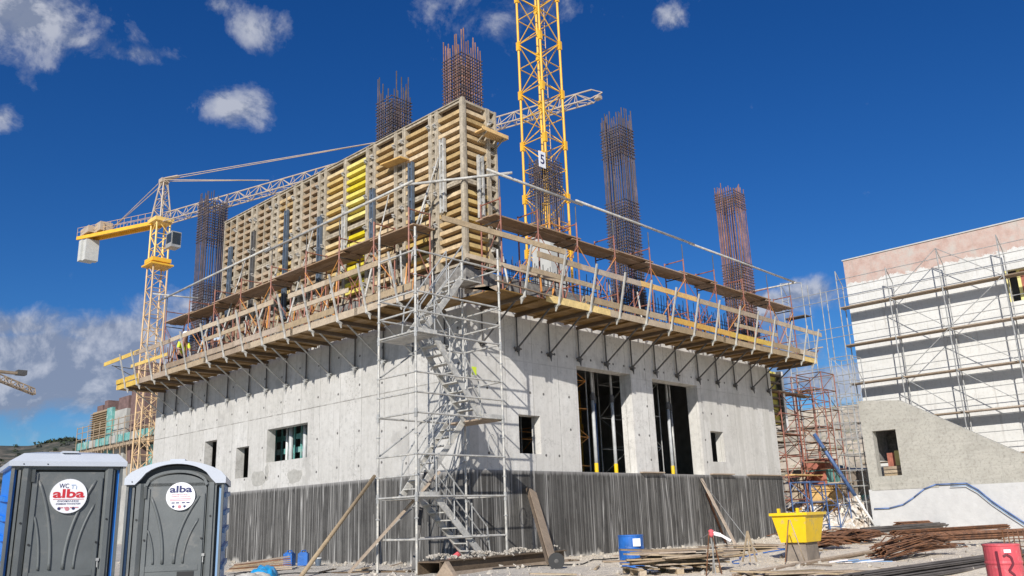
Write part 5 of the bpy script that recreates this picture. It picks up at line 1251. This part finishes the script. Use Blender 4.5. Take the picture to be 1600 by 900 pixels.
m_ = MB().add(r0+r1+r2+r3, [(0, 1, 5, 4), (1, 2, 6, 5), (2, 3, 7, 6), (3, 0, 4, 7), (4, 5, 9, 8), (5, 6, 10, 9), (6, 7, 11, 10), (7, 4, 8, 11), (8, 9, 13, 12), (9, 10, 14, 13), (10, 11, 15, 14), (11, 8, 12, 15), (12, 13, 14, 15), (3, 2, 1, 0)])
part('body', m_, K['yellow'], t)
m_ = MB(); q_ = ring(zt-.02, 1.03)
for i in range(4): m_.bar(q_[i], q_[(i+1) % 4], .05, .06)
part('rim', m_, K['yellow'], t)
for f_ in (.25, .8): part('lug', MB().box(A+ex*W_*f_+V((0, 0, .05)), (.07, .05, .12)), K['yellow'], t)
o_ = A+ex*W_*.52+ey*L_*.45; rings = ring(zb, .62)
pz = ground_z(c.x, c.y)-.1
q0 = [V((p.x, p.y, pz)) for p in ring(zb, .66)]; q1 = [p-V((0, 0, .005)) for p in ring(zb, .60)]
m_ = MB().add(q0+q1, [(0, 1, 5, 4), (1, 2, 6, 5), (2, 3, 7, 6), (3, 0, 4, 7), (4, 5, 6, 7), (3, 2, 1, 0)])
solo('skip_plinth', m_, K['block'], 'grey-brown concrete plinth under the yellow skip', 'plinth', V((q0[0].x, q0[0].y, pz)))
for k, (x_, dx) in enumerate(((1228, 4), (1244, -10))):
    a = atD(x_+dx, 812, Dk-.25); b_ = atD(x_+(-1 if k == 0 else 14), 878, Dk-.5); pole('thin_rod', b_, a, .012, 'wood' if k else 'rust', ('thin rusty rod leaning on the front of the yellow skip', 'thin pale stick leaning on the front of the yellow skip')[k], 'rod', n=6)
# bundles of bars and scrap steel
def bar_bundle(name, p0, p1, r, n, br, mk, label, cat='bar bundle', spread=0, group=None, kink=0, wide=1.5):
    p0, p1 = V(p0), V(p1); d = (p1-p0).normalized(); s1 = d.cross(UP).normalized(); s2 = s1.cross(d)
    t = thing(name, label, cat, (p0+p1)/2, group)
    for k in range(n):
        an = random.random()*6.28; rr = r*math.sqrt(random.random()); o = s1*math.cos(an)*rr*wide+s2*abs(math.sin(an))*rr*1.5
        j = random.uniform(-.15, .15); sp = s1*random.gauss(0, spread); q = random.uniform(-kink, kink)
        a = p0+o+d*j; b = p1+o*.9+sp+d*random.uniform(-.3, .3)
        if kink: 
            mid = a.lerp(b, random.uniform(.3, .7))+V((0, 0, abs(q)))+s1*q
            m = MB().tube(a, mid, br, 5).tube(mid, b, br, 5); part('bar', m, K[mk], t)
        else: rod('bar', a, b, br, K[mk], t, 5)
    return t
bar_bundle('bar_bundle', g0(1405, 838)+V((0, 0, .25)), g0(1548, 826)+V((0, 0, .30)), .15, 46, .022, 'rust', 'rust-brown bundle of bars lying highest on the heap before the white wall', spread=.03)
bar_bundle('bar_bundle', g0(1350, 842)+V((0, 0, .12)), g0(1470, 834)+V((0, 0, .2)), .16, 40, .022, 'bars', 'blue-black bundle of bars under the top rust-brown one', spread=.04)
bar_bundle('bar_bundle', g0(1400, 846)+V((0, 0, .10)), g0(1575, 832)+V((0, 0, .2)), .12, 34, .022, 'rust', 'thin rusty bundle just below the top pair')
bar_bundle('bar_bundle', g0(1445, 858)+V((0, 0, .16)), g0(1620, 846)+V((0, 0, .2)), .14, 44, .020, 'rust', 'brown bundle with pale cut ends pointing at the viewer')
bar_bundle('bar_bundle', g0(1418, 860)+V((0, 0, .14)), g0(1560, 850)+V((0, 0, .16)), .11, 30, .020, 'rust', 'brown bundle with cut ends, left of its twin')
bar_bundle('bar_bundle', g0(1330, 897)+V((0, 0, .0)), g0(1630, 870)+V((0, 0, .03)), .13, 95, .018, 'bars', 'wide bed of long dark steel bars in the right foreground', spread=.08, wide=4.2)
bar_bundle('bar_bundle', g0(1300, 925)+V((0, 0, .0)), g0(1600, 893)+V((0, 0, .0)), .13, 95, .018, 'bars', 'nearest layer of long dark steel bars, cut off by the bottom edge', spread=.12, wide=4.0)
bar_bundle('rebar_scrap', g0(1375, 878)+V((0, 0, .08)), g0(1470, 866)+V((0, 0, .15)), .2, 60, .014, 'rust', 'bristling heap of bent rusty bars before the cut-end bundles', 'scrap heap', spread=.25, kink=.22)
bar_bundle('rebar_scrap', g0(1275, 864)+V((0, 0, .03)), g0(1360, 854)+V((0, 0, .08)), .15, 40, .028, 'rust', 'rust-brown heap of curved steel strips right of the skip', 'scrap heap', spread=.12, kink=.15)
bar_bundle('rebar_scrap', g0(1252, 868)+V((0, 0, .04)), g0(1310, 864)+V((0, 0, .1)), .2, 34, .02, 'rust', 'small tangle of rusty steel at the foot of the plinth', 'scrap heap', spread=.15, kink=.2)
bar_bundle('bar_bundle', g0(1150, 898)+V((0, 0, .02)), g0(1370, 866)+V((0, 0, .03)), .03, 5, .03, 'wood_g', 'thin grey poles lying across the sand in the right foreground')
def strip_heap(c, n, label, w=.16):
    t = thing('sheet_scrap', label, 'scrap heap', c)
    for k in range(n):
        a = c+V((random.gauss(0, .5), random.gauss(0, .35), random.uniform(.03, .30))); an = vd+random.gauss(0, .4)
        pts = [a+V((math.cos(an), math.sin(an), 0))*(j-2)*.35+V((0, 0, .10*math.sin(j*.9+k))) for j in range(5)]
        m = MB()
        for p, q in zip(pts, pts[1:]): m.bar(p, q, w, .012)
        part('strip', m, K['rust'], t)
strip_heap(g0(1325, 858), 26, 'heap of bent brown steel sheets between the skip and the bar bundles'); strip_heap(g0(1278, 858), 14, 'smaller heap of bent brown sheets beside the plinth')
plank_pile('plank_pile', g0(1400, 856), 2.2, .5, 4, ['wood', 'wood_g'], 'few pale boards stuck between the bar bundles', .5, vd+.1)
plank_pile('plank_pile', g0(1260, 893), 2.6, .7, 6, ['wood', 'wood_g'], 'scattered boards on the sand in the right foreground', 1.0, vd+.2)
c = g0(1330, 880); t = thing('grey_sheeting', 'crumpled grey-blue plastic sheeting lying on the sand', 'sheeting', c)
for k in range(7):
    a = c+CR*(k-3)*.16+V((0, 0, .03)); part('fold', MB().bar(a, a+CR*.42+V((random.gauss(0, .05), random.gauss(0, .05), random.uniform(-.01, .08))), .14, .02), K['navy_cab'] if k % 2 else K['tape_w'], t)
# rebar mesh baskets at the far right
t = thing('rebar_basket', 'rusty rebar baskets standing at the right edge behind the red drum', 'rebar basket', g0(1598, 858))
for k in range(7):
    a = atD(1572+k*8, 862, 15.2+.15*k); rod('bar', a-V((0, 0, .35)), a+V((0, 0, .38)), .012, K['rust'], t, 4)
for z in (.0, .14, .28, .42): a = atD(1565, 872, 15.2); b_ = atD(1640, 868, 16); rod('bar', a+V((0, 0, z-.1)), b_+V((0, 0, z-.1)), .012, K['rust'], t, 4)
# site litter: hoses, cables, scraps of board
def cable(pts, r, mk, label):
    P_ = [V((*p, ground_z(*p)+r)) for p in pts]; Q_ = []
    for a, b in zip(P_, P_[1:]):
        for k in range(6):
            q = a.lerp(b, k/6); s_ = (b-a).cross(UP).normalized(); q = q+s_*.12*math.sin(k*1.05+a.x*3); q.z = ground_z(q.x, q.y)+r; Q_.append(q)
    solo('cable', MB().sweep(Q_, r, 7), K[mk], label, 'cable', Q_[0], smooth=True)
cable([(-5.2, 3.5), (-3.6, 1.6), (-2.4, -2.4), (.4, -3.2), (3.2, -2.6), (5.5, -3.4)], .018, 'black', 'black cable snaking over the ground past the stair tower')
cable([(1.0, -7.6), (2.6, -6.6), (4.8, -6.9), (6.6, -5.4)], .014, 'blue_pl', 'thin blue cable on the sand left of the yellow skip')
_r4 = random.Random(8)
for k in range(16):
    px, py = ((560, 892), (610, 888), (905, 878), (930, 892), (1080, 868), (1120, 862), (1190, 872), (1300, 884), (1330, 896), (1210, 894), (1150, 862), (500, 897), (1290, 868), (1400, 888), (900, 897), (1060, 862))[k]
    a = g0(px, py)+V((0, 0, .03)); an = _r4.uniform(0, 3.1); l_ = _r4.uniform(.35, 1.1)
    board(a, a+V((math.cos(an)*l_, math.sin(an)*l_, _r4.uniform(0, .06))), _r4.choice((.06, .10, .16)), .025, _r4.choice(('wood', 'wood_g', 'wood_d')), f'short scrap of board lying loose on the ground, {ORD[k]} of sixteen scraps', 'scraps of board on the ground', name='board_scrap')
# grey footing strip and shovel-like things near the left corner
solo('timber_baulk', MB().bar(at(520, 896, 2, .0), at(640, 893, 2, .03), .14, .06), K['wood_d'], 'dark baulk lying on the ground left of the trough', 'timber', at(580, 895, 2, 0))
solo('red_pipe', MB().tube(V((-1.9, -1.0, .12)), V((-1.2, -.9, .42)), .07, 10), K['tape_r'], 'short red pipe lying under the stair flight', 'pipe', (-1.9, -1, .1))
# ---------------------------------------------------------------- portable toilet cabins
def fit_text(s, width, height, x, y, z, mk, parent, name='lettering', bold=.012):
    cu = bpy.data.curves.new('txt', 'FONT'); cu.body = s; cu.size = 1; cu.offset = bold; cu.extrude = .002; cu.resolution_u = 3
    ob = bpy.data.objects.new('txt', cu); COL.objects.link(ob); dg = bpy.context.evaluated_depsgraph_get(); dg.update()
    me = bpy.data.meshes.new_from_object(ob.evaluated_get(dg)); bpy.data.objects.remove(ob)
    xs_ = [v.co.x for v in me.vertices]; ys_ = [v.co.y for v in me.vertices]
    if not xs_: return
    sx = width/(max(xs_)-min(xs_)); sy = height/(max(ys_)-min(ys_)); cx = (max(xs_)+min(xs_))/2; cy = min(ys_)
    for v in me.vertices: v.co = V((x+(v.co.x-cx)*sx, y-v.co.z*.8, z+(v.co.y-cy)*sy))
    me.materials.clear(); me.materials.append(K[mk]); me.name = name
    o = bpy.data.objects.new(name, me); COL.objects.link(o); o.parent = parent; RL[o] = RL[parent]; return o
def cabin(arch, w, H, label, ang, loc, side):
    t = thing('portable_toilet', label, 'portable toilet', (0, 0, 0), 'grey portable toilets'); Dp = 1.12; G_ = K['grey_cab']
    # side and back walls with ribs
    m = MB().bb((.01, .06, .12), (.05, Dp, H)).bb((w-.05, .06, .12), (w-.01, Dp, H)).bb((.05, Dp-.04, .12), (w-.05, Dp, H))
    for k in range(9):
        z = .35+k*.2
        for xx in (-.012, w-.012): m.bar((xx+.012, .16, z), (xx+.012, Dp-.12, z+.05), .05, .05)
    part('side_walls', m, side, t)
    part('skid_base', MB().bb((-.02, 0, 0), (w+.02, Dp+.02, .12)), K['grey_cab_d'], t)
    # front: recessed backing, corner flanges, raised jambs
    top = lambda x: H if not arch else H+.20*max(0, 1-((x-w/2)/(w/2-.12))**2)**.5 if .12 < x < w-.12 else H
    poly = [(x, .075, top(x)) for x in [w*k/24 for k in range(25)]]+[(w, .075, .12), (0, .075, .12)]
    part('front_panel', MB().prism(poly, (0, .02, 0)), K['grey_cab_d'], t)
    m = MB(); m.bb((0, 0, .12), (.025, .08, H)).bb((w-.025, 0, .12), (w, .08, H)); m.prism([(.105, .0, H), (.15, .0, H), (.195, .03, H), (.195, .075, H), (.09, .075, H)][::-1], (0, 0, -(H-.12)))
    m.prism([(w-.105, .0, H), (w-.15, .0, H), (w-.175, .03, H), (w-.175, .075, H), (w-.09, .075, H)], (0, 0, -(H-.12))); m.bb((.025, .02, H-.035), (w-.025, .075, H))
    for s_ in (.075, w-.09): m.bb((s_-.012, .02, .12), (s_+.012, .075, H-.02))
    part('front_frame', m, G_, t)
    dx0, dx1 = .205, w-.185
    if arch:
        n_ = 22; pts = []
        for k in range(n_+1):
            x_ = dx0+(dx1-dx0)*k/n_; pts.append((x_, .02, H-.06+.155*max(0, 1-((x_-(dx0+dx1)/2)/((dx1-dx0)/2))**2)**.5))
        pts += [(dx1, .02, .16), (dx0, .02, .16)]
        arcp = [V((p[0], .012, p[2]+.035)) for p in pts[:n_+1]]
        m = MB()
        for a, b in zip(arcp, arcp[1:]): m.bar(a, b, .03, .03, up=V((0, 1, 0)))
        part('arch_trim', m, G_, t)
    else:
        pts = [(dx0, .02, .16), (dx0, .02, H-.06), (dx1, .02, H-.06), (dx1, .02, .16)]
    d = part('door', MB().prism(pts, (0, .045, 0)), G_, t)
    # pressed relief: two curved ribs each side, rolled edges, lower pocket
    def rib(x0, x1, z0, z1, r, flip=False):
        P_ = []
        for k in range(15):
            q = k/14; z = z0+(z1-z0)*q; x = x0+(x1-x0)*(1-(1-q)**2.1); P_.append(V((x, .018, z)))
        part('door_rib', MB().sweep([P_[0]+V((0, .012, 0))]+P_[1:], r, 10), G_, d, True)
    zt = H-.15; c_ = (dx0+dx1)/2; hw = (dx1-dx0)/2
    rib(dx0+.06, c_-hw*.32, zt, 1.22, .017); rib(dx0+.045, c_-hw*.62, zt-.35, 1.22, .013)
    rib(dx1-.075, c_+hw*.05, zt, 1.22, .017); rib(dx1-.07, c_+hw*.34, zt-.25, 1.22, .013)
    m = MB(); m.bb((dx0+.0, .004, .16), (dx0+.045, .02, H-.07 if not arch else H-.06)).bb((dx1-.05, .004, .16), (dx1-.015, .02, H-.12)); m.bb((dx0+.05, .0, 1.14), (dx1-.05, .02, 1.20)).bb((dx0+.05, .008, .3), (dx1-.05, .02, 1.14))
    part('door_edge', m, G_, d)
    part('door_pocket', MB().bb((c_+.06, .0, .98), (dx1-.09, .009, 1.13)), K['black'], d)
    part('latch', MB().box((dx1+.0, .004, 1.30), (.03, .02, .03)).tube((dx1, -.005, 1.28), (dx1, -.005, 1.22), .007), K['galv'], d)
    part('hinge', MB().box((dx0-.0, .0, H-.10), (.03, .03, .13)), K['grey_cab_d'], d); part('hinge', MB().box((dx0-.0, .0, 1.02), (.03, .03, .13)), K['galv'], d)
    for x_, z_ in ((.13, 1.70), (dx0+.02, 1.48), (w-.13, 1.72), (dx1-.03, 1.48), (.14, .8)): part('bolt_head', MB().tube((x_, -.008, z_), (x_, .01, z_), .011, 8), K['black'], t)
    # roof
    m = MB()
    if arch:
        pr = [(-.02, H-.01)]+[(-.02+(w+.04)*k/20, H+.06+.19*math.sin(math.pi*k/20)**.62) for k in range(21)]+[(w+.02, H-.01)]
        inner = [(w-.13-(w-.26)*k/16, H-.01+.21*max(0, 1-((k/16-.5)*2)**2)**.5) for k in range(17)]
        outl = [(a, -.03, b) for a, b in pr]+[(a, -.03, b) for a, b in inner]
        # one closed shell: arched band in front, arched roof behind
        n_ = len(pr)
        for k in range(len(pr)-1): m.quad((pr[k][0], -.03, pr[k][1]), (pr[k+1][0], -.03, pr[k+1][1]), (pr[k+1][0], Dp+.02, pr[k+1][1]), (pr[k][0], Dp+.02, pr[k][1]))
        lo = [(x_, max(H-.012, H-.012+.225*max(0, 1-((x_-w/2)/(w/2-.13))**2)**.5 if .13 < x_ < w-.13 else H-.012)) for x_, _ in pr]
        for k in range(len(pr)-1):
            m.quad((pr[k][0], -.03, pr[k][1]), (pr[k+1][0], -.03, pr[k+1][1]), (pr[k+1][0], -.03, lo[k+1][1]), (pr[k][0], -.03, lo[k][1]))
            m.quad((lo[k][0], -.03, lo[k][1]), (lo[k+1][0], -.03, lo[k+1][1]), (lo[k+1][0], .10, lo[k+1][1]), (lo[k][0], .10, lo[k][1]))
        m.prism([(a, Dp+.02, b) for a, b in pr], (0, -.02, 0))
    else:
        a = [(-.035, -.03, H), (w+.035, -.03, H), (w+.035, Dp+.03, H), (-.035, Dp+.03, H)]; b = [(-.035, -.03, H+.05), (w+.035, -.03, H+.05), (w+.035, Dp+.03, H+.05), (-.035, Dp+.03, H+.05)]
        c2 = [(.10, .06, H+.14), (w-.05, .04, H+.14), (w-.05, Dp-.04, H+.14), (.10, Dp-.04, H+.14)]; d2 = [(.3, .35, H+.18), (w-.3, .35, H+.18), (w-.3, Dp-.35, H+.18), (.3, Dp-.35, H+.18)]
        fs = []
        for L_ in range(3):
            for k in range(4): fs.append((L_*4+k, L_*4+(k+1) % 4, L_*4+4+(k+1) % 4, L_*4+4+k))
        fs += [(12, 13, 14, 15), (3, 2, 1, 0)]; m.add(a+b+c2+d2, fs)
    rf = part('roof', m, K['roof_cab'], t)
    part('vent', MB().box((w*.5, .12, H+(.258 if arch else .155)), (.16, .20, .02)), K['roof_cab'], rf)
    part('roof_screws', MB().tube((.1, -.034, H+.02), (.1, -.03, H+.02), .007).tube((w*.3, -.036, H+.02), (w*.3, -.03, H+.02), .007) if not arch else MB().tube((.06, -.036, H+.02), (.06, -.03, H+.02), .007), K['black'], rf)
    # round sticker
    if not arch: sx, sz, sr = .56, H-.315, .18
    else: sx, sz, sr = .58, H-.15, .155
    y0 = -.006
    s_ = part('sticker', MB().lathe([(sr, y0-.004), (sr, .02)], (sx, 0, sz), 40, 1), K['sticker'], d)
    y1 = y0-.0045
    if not arch:
        fit_text('alba', sr*1.72, sr*.52, sx, y1, sz-.02, 'ink_red', s_, bold=.03); fit_text('WC', sr*.52, sr*.27, sx-sr*.30, y1, sz+sr*.46, 'ink_navy', s_, bold=.01)
        fit_text('ΕΝΟΙΚΙΑΣΕΙΣ', sr*1.15, sr*.10, sx, y1, sz-sr*.34, 'ink_navy', s_); fit_text('ΧΗΜΙΚΩΝ ΤΟΥΑΛΕΤΩΝ', sr*1.32, sr*.10, sx, y1, sz-sr*.50, 'ink_navy', s_)
        m = MB().bb((sx-sr*.83, y1-.002, sz-sr*.20), (sx+sr*.83, y1, sz-sr*.175)); part('rule', m, K['ink_red'], s_)
        m = MB().bb((sx+sr*.1, y1-.002, sz+sr*.62), (sx+sr*.34, y1, sz+sr*.66)).bb((sx+sr*.16, y1-.002, sz+sr*.42), (sx+sr*.19, y1, sz+sr*.6)).bb((sx+sr*.36, y1-.002, sz+sr*.40), (sx+sr*.39, y1, sz+sr*.58)); part('small_mark', m, K['navy_cab'], s_)
        for q in (-.45, -.2, .12, .38): part('small_mark', MB().bb((sx+sr*q, y1-.002, sz-sr*.70), (sx+sr*(q+.2), y1, sz-sr*.64)), K['ink_pink'], s_)
    else:
        fit_text('alba', sr*1.55, sr*.50, sx, y1, sz+sr*.26, 'ink_navy', s_, bold=.03)
        fit_text('ΕΝΟΙΚΙΑΣΕΙΣ', sr*1.10, sr*.09, sx-.01, y1, sz+sr*.08, 'ink_pink', s_); fit_text('ΧΗΜΙΚΩΝ ΤΟΥΑΛΕΤΩΝ', sr*1.30, sr*.09, sx, y1, sz-sr*.06, 'ink_pink', s_)
        for q, zz_ in ((-.72, -.2), (-.72, -.3)): part('small_mark', MB().bb((sx+sr*q, y1-.002, sz+sr*zz_), (sx-sr*q, y1, sz+sr*(zz_+.04))), K['ink_pink'], s_)
        for q in (-.6, -.3, .1, .42): part('small_mark', MB().bb((sx+sr*q, y1-.002, sz-sr*.50), (sx+sr*(q+.22), y1, sz-sr*.42)), K['ink_navy'], s_)
    for q in (-.42, .28): part('small_mark', MB().lathe([(sr*.09, y1-.002), (sr*.09, y1)], (sx+sr*q*1.1, 0, sz-sr*.72), 10, 1), K['ink_navy'], s_)
    part('small_mark', MB().lathe([(sr*.13, y1-.0025), (sr*.13, y1)], (sx-.005, 0, sz-sr*.74), 6, 1), K['ink_pink'], s_)
    t.location = loc; t.rotation_euler = (0, 0, ang); return t
zb1 = -.42
cabin(False, 1.085, 1.865-zb1, 'flat-topped grey portable toilet with bright blue side, red lettering on its round sticker', math.atan2(-.21, 1.07), (-13.93, -7.83, zb1), K['blue_cab'])
_L = V((-12.81, -8.03, 0)); _a = math.radians(-31); _e = V((math.cos(_a), math.sin(_a), 0)); _q = ray(350, 754)
_d = (CAM-_L); _t = (_d.x*_q.y-_d.y*_q.x)/(_e.x*_q.y-_e.y*_q.x)
cabin(True, _t, 1.675-zb1, 'round-arched grey portable toilet, dark blue lettering on its round sticker', _a, (-12.81, -8.03, zb1), K['navy_cab'])

# ---------------------------------------------------------------- workers
def skinned(name, pts, edges, rad, mk, parent, sub=2):
    me = bpy.data.meshes.new(name); me.from_pydata([tuple(p) for p in pts], edges, []); o = bpy.data.objects.new(name, me); COL.objects.link(o)
    md = o.modifiers.new('s', 'SKIN'); md.use_smooth_shade = True
    for i, r in enumerate(rad):
        sv = me.skin_vertices[0].data[i]; sv.radius = (r, r) if not isinstance(r, tuple) else r; sv.use_root = (i == 0)
    s2 = o.modifiers.new('u', 'SUBSURF'); s2.levels = s2.render_levels = sub
    dg = bpy.context.evaluated_depsgraph_get(); dg.update(); nm = bpy.data.meshes.new_from_object(o.evaluated_get(dg)); bpy.data.objects.remove(o)
    nm.materials.clear(); nm.materials.append(K[mk]); nm.name = name
    r_ = bpy.data.objects.new(name, nm); COL.objects.link(r_); r_.parent = parent; return r_
def worker(loc, rz, label, top_mk, lean=.28, crouch=.12):
    t = thing('person', label, 'person', (0, 0, 0)); c = crouch
    hip = V((0, -.05, .95-c)); 
    P = [hip, V((0, .02+lean*.35, 1.15-c)), V((0, .05+lean*.8, 1.38-c)), V((0, .07+lean*1.15, 1.50-c)), V((0, .10+lean*1.35, 1.60-c)), V((0, .13+lean*1.45, 1.70-c))]
    E_ = [(0, 1), (1, 2), (2, 3), (3, 4), (4, 5)]; R_ = [.14, .13, .15, .06, .085, .08]
    for s in (-1, 1):
        b = len(P); P += [V((s*.10, -.03, .90-c)), V((s*.12, .10+c*.5, .50-c*.5)), V((s*.13, -.04, .09)), V((s*.14, .12, .045))]; R_ += [.105, .068, .045, .04]; E_ += [(0, b), (b, b+1), (b+1, b+2), (b+2, b+3)]
        b = len(P); sh = P[2]+V((s*.17, 0, .02)); P += [sh, sh+V((s*.06, .10, -.27)), sh+V((s*.0, .36, -.36)), sh+V((-s*.02, .44, -.38))]; R_ += [.06, .045, .034, .04]; E_ += [(2, b), (b, b+1), (b+1, b+2), (b+2, b+3)]
    skinned('body', P, E_, R_, 'skin', t)
    Q = [P[0], P[1], P[2], P[2]+V((.17, 0, .02)), P[2]+V((-.17, 0, .02)), P[2]+V((.23, .09, -.24)), P[2]+V((-.23, .09, -.24))]
    skinned('jacket', Q, [(0, 1), (1, 2), (2, 3), (2, 4), (3, 5), (4, 6)], [.155, .15, .17, .085, .085, .06, .06], top_mk, t)
    Q = [hip+V((0, 0, .04))]+[V((s*x, y, z)) for s in (-1, 1) for x, y, z in ((.10, -.03, .88-c), (.12, .10+c*.5, .50-c*.5), (.13, -.04, .12))]
    skinned('trousers', Q, [(0, 1), (1, 2), (2, 3), (0, 4), (4, 5), (5, 6)], [.15, .118, .085, .066, .118, .085, .066], 'cloth_d', t)
    hc = P[5]; m = MB()
    for s in (-1, 1): m.box(V((s*.135, .07, .05)), (.10, .28, .10))
    part('boots', m, K['black'], t)
    part('face', MB().lathe([(.012, -.03), (.02, 0), (.006, .03)], hc+V((0, .085, -.02)), 8).box(hc+V((-.03, .075, .01)), (.018, .01, .01)).box(hc+V((.03, .075, .01)), (.018, .01, .01)).box(hc+V((0, .078, -.055)), (.04, .01, .008)), K['hair'], t)
    part('hair', MB().lathe([(.08, -.05), (.09, 0), (.085, .04)], hc+V((0, -.015, 0)), 14), K['hair'], t, True)
    pr = [(.125, .02), (.128, .03), (.122, .06), (.108, .105), (.075, .14), (.03, .158), (.002, .16)]
    part('helmet', MB().lathe(pr, hc, 20).box(hc+V((0, .13, .032)), (.16, .07, .012)), K['helmet'], t, True)
    t.location = loc; t.rotation_euler = (0, 0, rz); return t
worker((-1.22, 16.05, 7.42), math.pi*.93, 'worker in white helmet and yellow hi-vis jacket bending over on the left deck', 'hivis')
worker((-.55, 13.9, 7.42), math.pi*.55, 'worker in a pale blue shirt, half hidden between the trestles on the left deck', 'cloth_l', lean=.1, crouch=.02)
for _o in list(SC.objects):
    _l = _o.get('label')
    if _l and _o.parent is None and not 4 <= len(_l.replace('-', ' ').split()) <= 16: print('LABEL', len(_l.split()), _o.name, _l)
